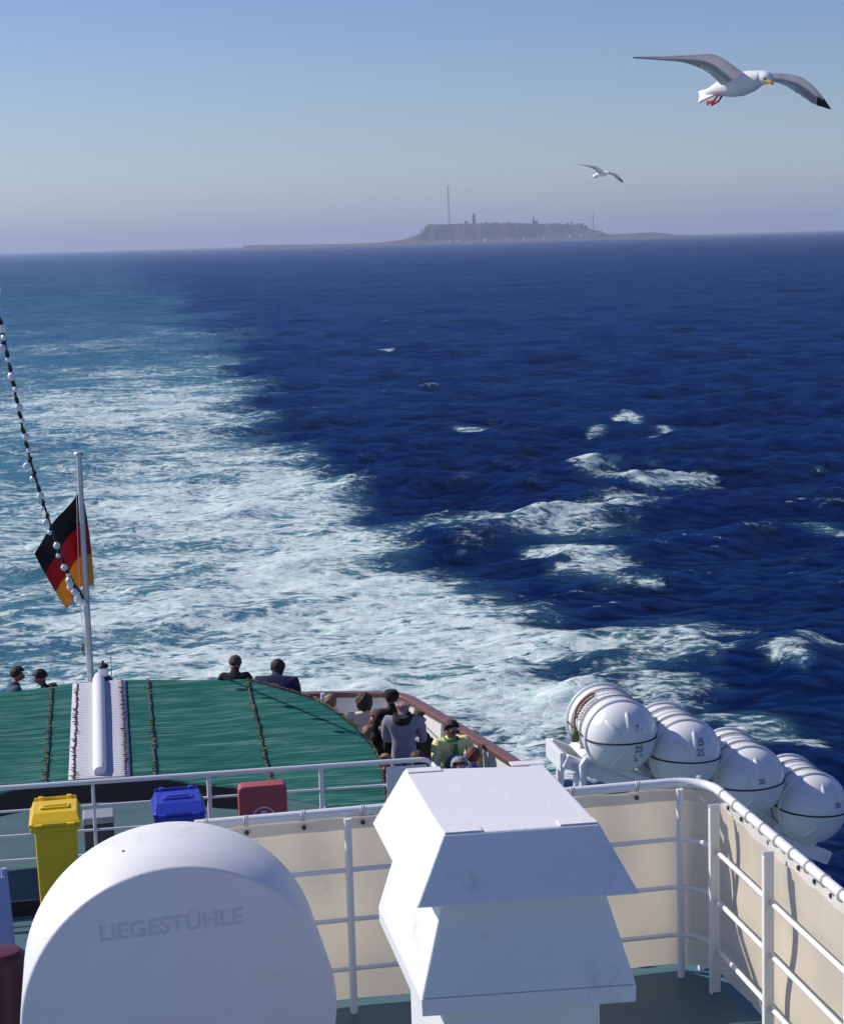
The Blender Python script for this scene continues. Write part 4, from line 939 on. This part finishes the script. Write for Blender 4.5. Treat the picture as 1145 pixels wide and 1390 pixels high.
    for a,b in ed:
        if b.startswith(('f','g','t')) and b[0:2]!='to': pass
        A_,B_=np.array(pts[a]),np.array(pts[b]); ab=B_-A_; t_=np.clip(((c-A_)@ab)/(ab@ab+1e-9),0,1); d=np.linalg.norm(c-A_-t_[:,None]*ab,axis=1)/(rd[a]*(1-t_)+rd[b]*t_)
        cl_=np.where(t_>.5,code[cls[b]],code[cls[a]]); 
        if a=='pel' and b=='wst': cl_=np.where(t_>.15,1,2)
        if a=='nkb' and b=='nck': cl_=np.where(t_>.45,0,1)
        if b.startswith('wr'): cl_=np.where(t_>.95,0,1)
        if b.startswith('el') or b.startswith('sh'): cl_=np.full(n_,1)
        m_=d<bd; bd=np.where(m_,d,bd); bi=np.where(m_,cl_,bi)
    m2.polygons.foreach_set('material_index',bi.astype(np.int32)); m2.polygons.foreach_set('use_smooth',[True]*n_); m2.name='body'
    body=bpy.data.objects.new('body',m2); COL.objects.link(body); body.parent=root
    # hair
    if hairstyle:
        px_=random.uniform(0,6); bm=bmesh.new(); bmesh.ops.create_icosphere(bm,subdivisions=4,radius=1)
        kill=[]
        for v in bm.verts:
            x,y,z=v.co; nrm=.97+.07*math.sin(x*11+y*7+px_)*math.sin(z*9+y*8+px_)+random.gauss(0,.02)
            lim=-.15 if hairstyle=='short' else (-1.0 if hairstyle=='bob' else -.25)
            face = y>.25 and z<.38+ .2*(1-abs(x))
            low_ = z<lim and not (hairstyle=='short' and y<-.2 and z>-.62)
            bald = hairstyle=='fringe' and z>.28
            if face or low_ or bald: kill.append(v)
            sx,sy,sz=(.098,.108,.106) if hairstyle!='bob' else (.122,.118,.125)
            if hairstyle=='bob' and z<0: sz=.19; sx=.118
            if hairstyle=='fringe': sx,sy,sz=.099,.104,.10
            v.co=H(x*sx*nrm,-.012+y*sy*nrm,.038+z*sz*nrm)
        bmesh.ops.delete(bm,geom=kill,context='VERTS')
        hm_=bpy.data.meshes.new('hair'); bm.to_mesh(hm_); bm.free(); hm_.materials.append(hair); hm_.polygons.foreach_set('use_smooth',[True]*len(hm_.polygons))
        ho=bpy.data.objects.new('hair',hm_); COL.objects.link(ho); ho.parent=root; sd=ho.modifiers.new('s','SOLIDIFY'); sd.thickness=.012
    for s in (-1,1):
        mb=MB(); mb.lathe([(.0,-.010),(.009,-.005),(.010,0),(.009,.005),(0,.010)],Matrix.Translation(H(s*.033,.082,.018)),8); part('eye',mb,mat('eye_dark',(.02,.015,.012),.2),root)
    if abs(hy)>=0:
        mb=MB(); mb.tube([H(-.024,.088,-.052),H(0,.094,-.055),H(.024,.088,-.052)],.005,5); part('mouth',mb,mat('lips',(.28,.10,.09),.5),root)
    if hood:
        mb=MB(); mb.lathe([(.075,-.04),(.125,-.03),(.135,.03),(.105,.07),(.075,.06)],Matrix.Translation(Vector(T(0,-.035,.475)))@Matrix.Rotation(.35,4,'X'),16); part('hood',mb,hood,root)
    if extra: extra(root,T,H)
    for ch in root.children:
        if scale!=1: ch.scale=(scale,)*3
    return root
def put(px,py,ztop,pose,scale=1,**k):
    ztop=7.0+scale*(1.765 if pose=='stand' else 1.355)
    # head top at the pixel ray and given height: feet on the stern deck
    p=ZS(px,py,ztop); return S(p.x,p.y,7.0)
NAVY=cloth('navy',(.012,.016,.06)); BLK=cloth('black',(.012,.011,.013)); GREY=cloth('lavender_grey',(.27,.27,.36)); CREAM=cloth('cream',(.78,.62,.48)); LIME=cloth('pale_yellow',(.82,.78,.34)); BLUJ=cloth('blue',(.04,.10,.30)); JEAN=cloth('denim',(.07,.13,.30)); TEAL=cloth('slate_blue',(.04,.08,.13)); MAR=cloth('maroon',(.10,.03,.035)); DGR=cloth('charcoal',(.04,.04,.05))
def scarf(root,T,H):
    mb=MB(); ring=[Vector(T(.085*math.cos(a),.02+.085*math.sin(a),.50)) for a in [2*math.pi*k/16 for k in range(16)]]; mb.tube(ring,.018,8,closed=True); mb.box(Vector(T(0,.135,.40)),(.06,.02,.12)); part('green_scarf',mb,cloth('green',(.03,.22,.05)),root)
    mb=MB()
    for s in (-1,1): mb.lathe([(0,-.006),(.024,-.004),(.024,.004),(0,.006)],Matrix.Translation(H(s*.033,.098,.018))@Matrix.Rotation(math.pi/2,4,'X'),12)
    mb.tube([H(-.09,.03,.02),H(-.05,.098,.02),H(.05,.098,.02),H(.09,.03,.02)],.004,5); part('sunglasses',mb,BLACK,root)
def cap(root,T,H):
    mb=MB(); mb.lathe([(.112,.0),(.112,.05),(.08,.10),(0,.118)],Matrix.Translation(H(0,-.01,.03)),16); part('cap',mb,BLK,root)
AS=1.06
def who(label,px,py,rz,pose='stand',scale=1.0,dz=0,**k):
    sc2=AS*scale; lean=k.get('lean',0); base=(.97 if pose=='stand' else .56)+.77*math.cos(lean)
    zt=7.0+sc2*base; p=ZS(px,py,zt); person(label,S(p.x,p.y,7.0),rz,pose,scale=sc2,**k)
who('red faced person in a dark slate jacket at the far left behind the awning',12,903,-1.2,top=TEAL,skin=SKINR,hair=HD,lean=.15,arms='rail',head=(-.2,.2))
who('person with short dark hair bending to the left beside the flagstaff',74,907,1.2,top=BLK,skin=SKINR,hair=HD,lean=.35,arms='rail',head=(.1,.45))
who('person from behind in a black top with cropped greyish hair, alone at the rail',316,894,0,top=BLK,hair=hairm('cropped',(.07,.045,.045)),skin=SKINR,arms='rail',lean=.45,head=(0,.3))
who('broad person in a navy jacket from behind at the stern rail, head bowed',369,901,-.15,top=NAVY,hair=HD,bulk=1.36,arms='rail',lean=.5,head=(0,.3),scale=1.08)
who('small red faced person whose head shows above the awning before the navy jacket',370,921,2.6,'sit',top=MAR,skin=SKINR,hair=HR,scale=.92)
who('seated person with fair hair and dark jacket beside the curved awning edge',447,940,-.5,'sit',top=BLK,hair=HBL,arms='lap')
who('person with a brown bob and a cream jacket facing the sea',494,940,.1,'sit',top=CREAM,hair=HB,hairstyle='bob',arms='lap',bulk=1.1)
who('person in black with a black cap standing in the stern corner',531,934,.3,top=BLK,hair=HD,legs=BLK,skin=SKINR,arms='lap',extra=cap,scale=.95)
who('sunburnt person with auburn hair looking down left of the grey jacket',513,961,1.3,'sit',top=BLK,hair=HR,skin=SKINR,head=(.3,.3),arms='lap')
who('child with fair hair in blue jeans by the awning edge',500,983,1.0,'sit',top=BLUJ,legs=JEAN,hair=HBL,scale=.85,arms='lap')
who('child with light brown hair tight against the grey jacket',519,983,.3,'sit',top=DGR,legs=JEAN,hair=HBL,scale=.85,arms='lap')
who('balding person in a lavender grey hooded jacket standing with back turned',546,944,-.15,top=GREY,legs=GREY,hair=HG,hairstyle='fringe',skin=SKINR,bulk=1.16,arms='lap',hood=BLK)
who('dark haired person half hidden behind the grey jacket',566,963,-1.0,'sit',top=BLK,hair=HB,arms='lap')
who('person in pale yellow jacket, green scarf and sunglasses with knees drawn up',610,973,-2.75,'up',top=LIME,legs=JEAN,skin=SKINR,hair=HD,arms='knee',head=(.05,.1),extra=scarf,lean=.05,bulk=1.12,scale=1.04)
who('person in a black jacket slumped behind the pale yellow jacket',590,990,.9,'sit',top=BLK,legs=BLK,hair=HD,bulk=1.2,lean=.65,arms='lap',head=(.3,.5))
who('person with grey curly hair low in front of the pale yellow jacket',621,1024,-2.7,'sit',top=DGR,hair=HG,skin=SKIN,arms='lap')
who('person with short auburn hair and blue jacket from behind by the bulwark',641,1012,-.5,'sit',top=BLUJ,legs=JEAN,hair=HR,arms='lap')
who('person with brown hair just showing over the white board of the rail',567,1017,.4,'sit',top=BLK,hair=HB,arms='lap')
who('child with sandy hair low at the foot of the awning edge',524,1021,.9,'sit',top=MAR,hair=HBL,scale=.8,arms='lap')

# benches
def bench(px,py,label,ln,rz):
    p=ZS(px,py,7.45); root=thing('deck_bench',label,'bench',S(p.x,p.y,7.0),TH+rz,'benches on the stern deck')
    for k in range(4): 
        mb=MB(); mb.box((0,-.17+k*.115,.46),(ln,.095,.028)); part('seat_slat',mb,WHITE2,root,smooth=False,bevel=.004)
    for k in range(3):
        mb=MB(); mb.box((0,-.27-.03*k,.62+k*.12),(ln,.022,.095)); part('back_slat',mb,WHITE2,root,smooth=False,bevel=.004)
    for s in (-1,1):
        mb=MB(); mb.box((s*(ln/2-.15),0,.22),(.05,.42,.44)); mb.box((s*(ln/2-.15),-.27,.62),(.05,.05,.5)); part('leg_frame',mb,WHITE2,root,smooth=False)
bench(612,1030,'white slatted bench under the pale yellow jacket',1.7,-1.5)
bench(505,1000,'white slatted bench beside the curved awning edge',1.6,.2)

# ================================================================= GULLS
def build_gull():
    D=11.6
    org=Y(1000,115,D)
    root=thing('gull','large white gull close by with wings spread and red feet, top right of the sky','gull',org,0,'gulls in flight')
    G=lambda x,y,dd=0:Y(x,y,D+dd)-org
    WH=mat('gull_white',(.80,.79,.78),.7,var=.05,vscale=20,bump=.3,bscale=70); GY=mat('gull_grey',(.74,.71,.74),.8,var=.16,vscale=9,bump=.4,bscale=60,trans=.45); BK=mat('gull_black',(.03,.028,.03),.7)
    # body: rings along the axis, tail far left, head near right
    ax=[(958,127,.16,.020),(966,124,.13,.032),(978,120,.09,.052),(992,117,.04,.070),(1006,114,-.01,.076),(1019,110,-.07,.068),(1028,107,-.11,.052),(1034,105.5,-.13,.045),(1040,106,-.16,.040),(1045,108,-.18,.028),(1048,110,-.19,.014)]
    C=[G(a,b,c) for a,b,c,_ in ax]
    def smooth_path(C,R,n=5):
        out=[];ro=[]
        for i in range(len(C)-1):
            p0=C[max(i-1,0)];p1=C[i];p2=C[i+1];p3=C[min(i+2,len(C)-1)]
            for k in range(n):
                t_=k/n; out.append(.5*((2*p1)+(p2-p0)*t_+(2*p0-5*p1+4*p2-p3)*t_*t_+(3*p1-p0-3*p2+p3)*t_**3)); ro.append(R[i]+(R[i+1]-R[i])*t_)
        out.append(C[-1]); ro.append(R[-1]); return out,ro
    P_,R2=smooth_path(C,[q[3] for q in ax]); mb=MB(); mb.tube(P_,R2,20); part('body',mb,WH,root,ang=80)
    # tail fan
    def sheet(rows,mats,name,th=.004,mi=None):
        mb=MB(); n=len(rows[0]); mb.v=[Vector(p) for r_ in rows for p in r_]
        for i in range(len(rows)-1):
            for j in range(n-1): mb.f.append((i*n+j,i*n+j+1,(i+1)*n+j+1,(i+1)*n+j)); mb.m.append(mi(i,j) if mi else 0)
        return part(name,mb,mats,root,ang=80,solid=th)
    tb=G(966,124,.13); rows=[]
    for i in range(13):
        f=i/12; e=G(947+5*f,130-5*f+10*f,.24-.10*f)*1.0; e=G(948+2*math.sin(f*3)-1,126+14*f-2.5*(i%2),.26-.12*f); s=G(970,117+12*f,.12-.03*f); rows.append([s+(e-s)*k/6 for k in range(7)])
    sheet(rows,[WH],'tail',.008)
    # wings: stations of leading and trailing edge (px, py, depth)
    def wing(LE,TE,name,tipfrac,jag):
        n=len(LE); M_=8; secs=[]
        S_=6
        def cr(A,i,t_):
            p0=A[max(i-1,0)];p1=A[i];p2=A[i+1];p3=A[min(i+2,len(A)-1)]
            return .5*((2*p1)+(p2-p0)*t_+(2*p0-5*p1+4*p2-p3)*t_*t_+(3*p1-p0-3*p2+p3)*t_**3)
        L_=[G(*q) for q in LE]; T_=[G(*q) for q in TE]
        tot=(n-1)*S_
        for i in range(n-1):
            for k in range(S_): t_=k/S_; secs.append((cr(L_,i,t_),cr(T_,i,t_)))
        secs.append((L_[-1],T_[-1]))
        rows=[]
        for s_i,(a,b) in enumerate(secs):
            u=s_i/tot; th=.020*(1-u)**.7+.003; ch=b-a
            if u>.25: b=a+ch*(1.0-(jag*.16*(s_i%2)) ) ; ch=b-a
            up=Vector((0,0,1)); row=[]
            for j in range(M_+1):
                f=j/M_; row.append(a+ch*f+up*th*math.sin(math.pi*f**.6)*.9)
            for j in range(M_-1,0,-1):
                f=j/M_; row.append(a+ch*f-up*th*math.sin(math.pi*f**.6)*.35)
            rows.append(row)
        mb=MB(); m_=len(rows[0]); mb.v=[p for r_ in rows for p in r_]
        for i in range(len(rows)-1):
            for j in range(m_):
                j2=(j+1)%m_; mb.f.append((i*m_+j,i*m_+j2,(i+1)*m_+j2,(i+1)*m_+j)); u=i/tot
                jj=j if j<M_ else 2*M_-1-j
                mb.m.append(2 if (u>tipfrac and (jj>2 or u>tipfrac+.07)) else (1 if jj>=M_-2 else 0))
        part(name,mb,[GY,WH,BK],root,ang=70)
        fm=MB()
        for i in range(len(secs)-3,4,-1):
            u=i/tot; a,b=secs[i]; a2,b2=secs[min(i+2,len(secs)-1)]; ch=b-a; out=(b2-b); out=out.normalized() if out.length>1e-6 else Vector((0,0,0))
            for h_ in (0,.5):
                k0=a+ch*.5; 
                if h_ and i+1<len(secs): k0=k0.lerp(secs[i+1][0]+(secs[i+1][1]-secs[i+1][0])*.5,.5)
                ln=ch*(.5+(.10+.10*random.random())*(.4+jag*.4)) + out*(.012+.012*u)*(1-u)**.3; wd=out*.010 if out.length else Vector((.01,0,0)); up=Vector((0,0,.0012*(1 if h_ else 2)))
                tip=k0+ln; m1=k0+ln*.8; pts=[k0-wd,k0+wd,m1+wd*1.05,tip+wd*.2,m1-wd*.9]
                fm.add([p-up for p in pts]+[p+up for p in pts],[(0,1,2,3,4),(9,8,7,6,5),(0,5,6,1),(1,6,7,2),(2,7,8,3),(3,8,9,4),(4,9,5,0)],1 if u<.45 else (2 if u>tipfrac+.02 else 0))
        part('flight_feathers',fm,[GY,WH,BK],root,smooth=False)
    wing([(1018,104,-.04),(1003,95,-.10),(988,84,-.17),(968,74,-.26),(940,74.5,-.36),(905,77,-.46),(880,77.5,-.52),(858,78,-.56)],
         [(988,121,.03),(979,114,-.01),(968,104,-.08),(953,93.5,-.17),(928,84.5,-.28),(898,81.5,-.40),(876,79.8,-.49),(858.5,78.6,-.56)],'wing',.90,0)
    wing([(1024,103,-.02),(1040,101.5,.07),(1060,101.5,.16),(1082,103,.26),(1098,112,.33),(1110,124,.38),(1120,137,.42),(1126.5,147,.45)],
         [(1022,112,.03),(1044,110,.12),(1062,113.5,.22),(1078,122,.32),(1092,131,.39),(1103,138,.43),(1115,143.5,.46),(1126,147.5,.46)],'wing',.72,1.4)
    mb=MB(); P_,R2=smooth_path([G(1044,109.5,-.20),G(1049,111,-.215),G(1052.5,112.3,-.225),G(1054,114.5,-.228)],[.013,.011,.008,.003],4)
    P_=[G(1040,109.5,-.19),G(1044,111,-.21),G(1047.5,112.5,-.225),G(1048.8,115,-.23)]; mb.tube(P_,[.013,.011,.008,.003],10); part('beak',mb,mat('beak_yellow',(.75,.42,.04),.4),root)
    mb=MB(); mb.lathe([(0,-.006),(.006,-.003),(.006,.003),(0,.006)],Matrix.Translation(G(1046,113.6,-.232)),8); part('beak_spot',mb,mat('beak_red',(.6,.03,.02),.4),root)
    mb=MB(); mb.lathe([(0,-.007),(.007,-.003),(.007,.003),(0,.007)],Matrix.Translation(G(1037,106.5,-.192)),8); part('eye',mb,BK,root)
    FT=mat('gull_red_foot',(.50,.05,.045),.5)
    for k,(x0,y0,x1,y1) in enumerate(((973,130,966,139),(978,131,972,140))):
        mb=MB(); a=G(x0+3,y0-4,.08); b=G(x1+2,y1-2,.06+.02*k); mb.tube([a,b],.007,6)
        for t_ in (-1,0,1): mb.tube([b,b+Vector((-.035+.012*t_,.0+.018*t_,-.012+.012*t_))],.006,5)
        mb.add([b,b+Vector((-.05,-.02,-.022)),b+Vector((-.045,.02,.004)),b+Vector((0,0,.006))],[(0,1,2),(3,2,1),(0,2,3),(0,3,1)]); part('foot',mb,FT,root)
    c=copy_tree(root); c['label']='small distant gull gliding lower over the sea, right of the island mast'
    c.location=Y(816,236,11.6*4.3); c.rotation_euler=(R_(-4),R_(6),R_(3))
build_gull()

# deck chair frame and the maroon cushion at the frame's left corner
def build_corner():
    b=15.3; p=BS(-9,1180,b); root=thing('folded_deck_chair','white folded deck chair frame standing at the left edge of the middle deck','deck chair',S(p.x,b,8.35),TH)
    H=p.z-8.35; 
    for s in (-.12,.12):
        mb=MB(); mb.tube([(s-.03,0,H),(s,0,H*.5),(s+.05,-.12,.02)],.028,8); part('side_rail',mb,mat('pale_blue_plastic',(.33,.36,.62),.5),root)
    mb=MB(); mb.box((.0,-.03,H*.55),(.24,.02,H*.8)); part('seat_panel',mb,mat('pale_blue_plastic',(.33,.36,.62),.5),root,smooth=False,bevel=.006)
    b=12.4; p=BS(4,1288,b); rad=.17; root=thing('hose_drum','dark maroon rounded drum cover low at the left edge of the picture','drum cover',S(p.x,b,8.35),TH)
    z=p.z-8.35; mb=MB(); mb.lathe([(rad*.95,0),(rad,.05),(rad,z-.12),(rad*.93,z-.05),(rad*.7,z-.01),(0,z+.004)],seg=28); part('cover',mb,mat('maroon_vinyl',(.10,.02,.03),.4),root)
    mb=MB(); mb.lathe([(rad+.012,z*.5),(rad+.012,z*.5+.03)],seg=28); part('band',mb,BLACK,root)
build_corner()
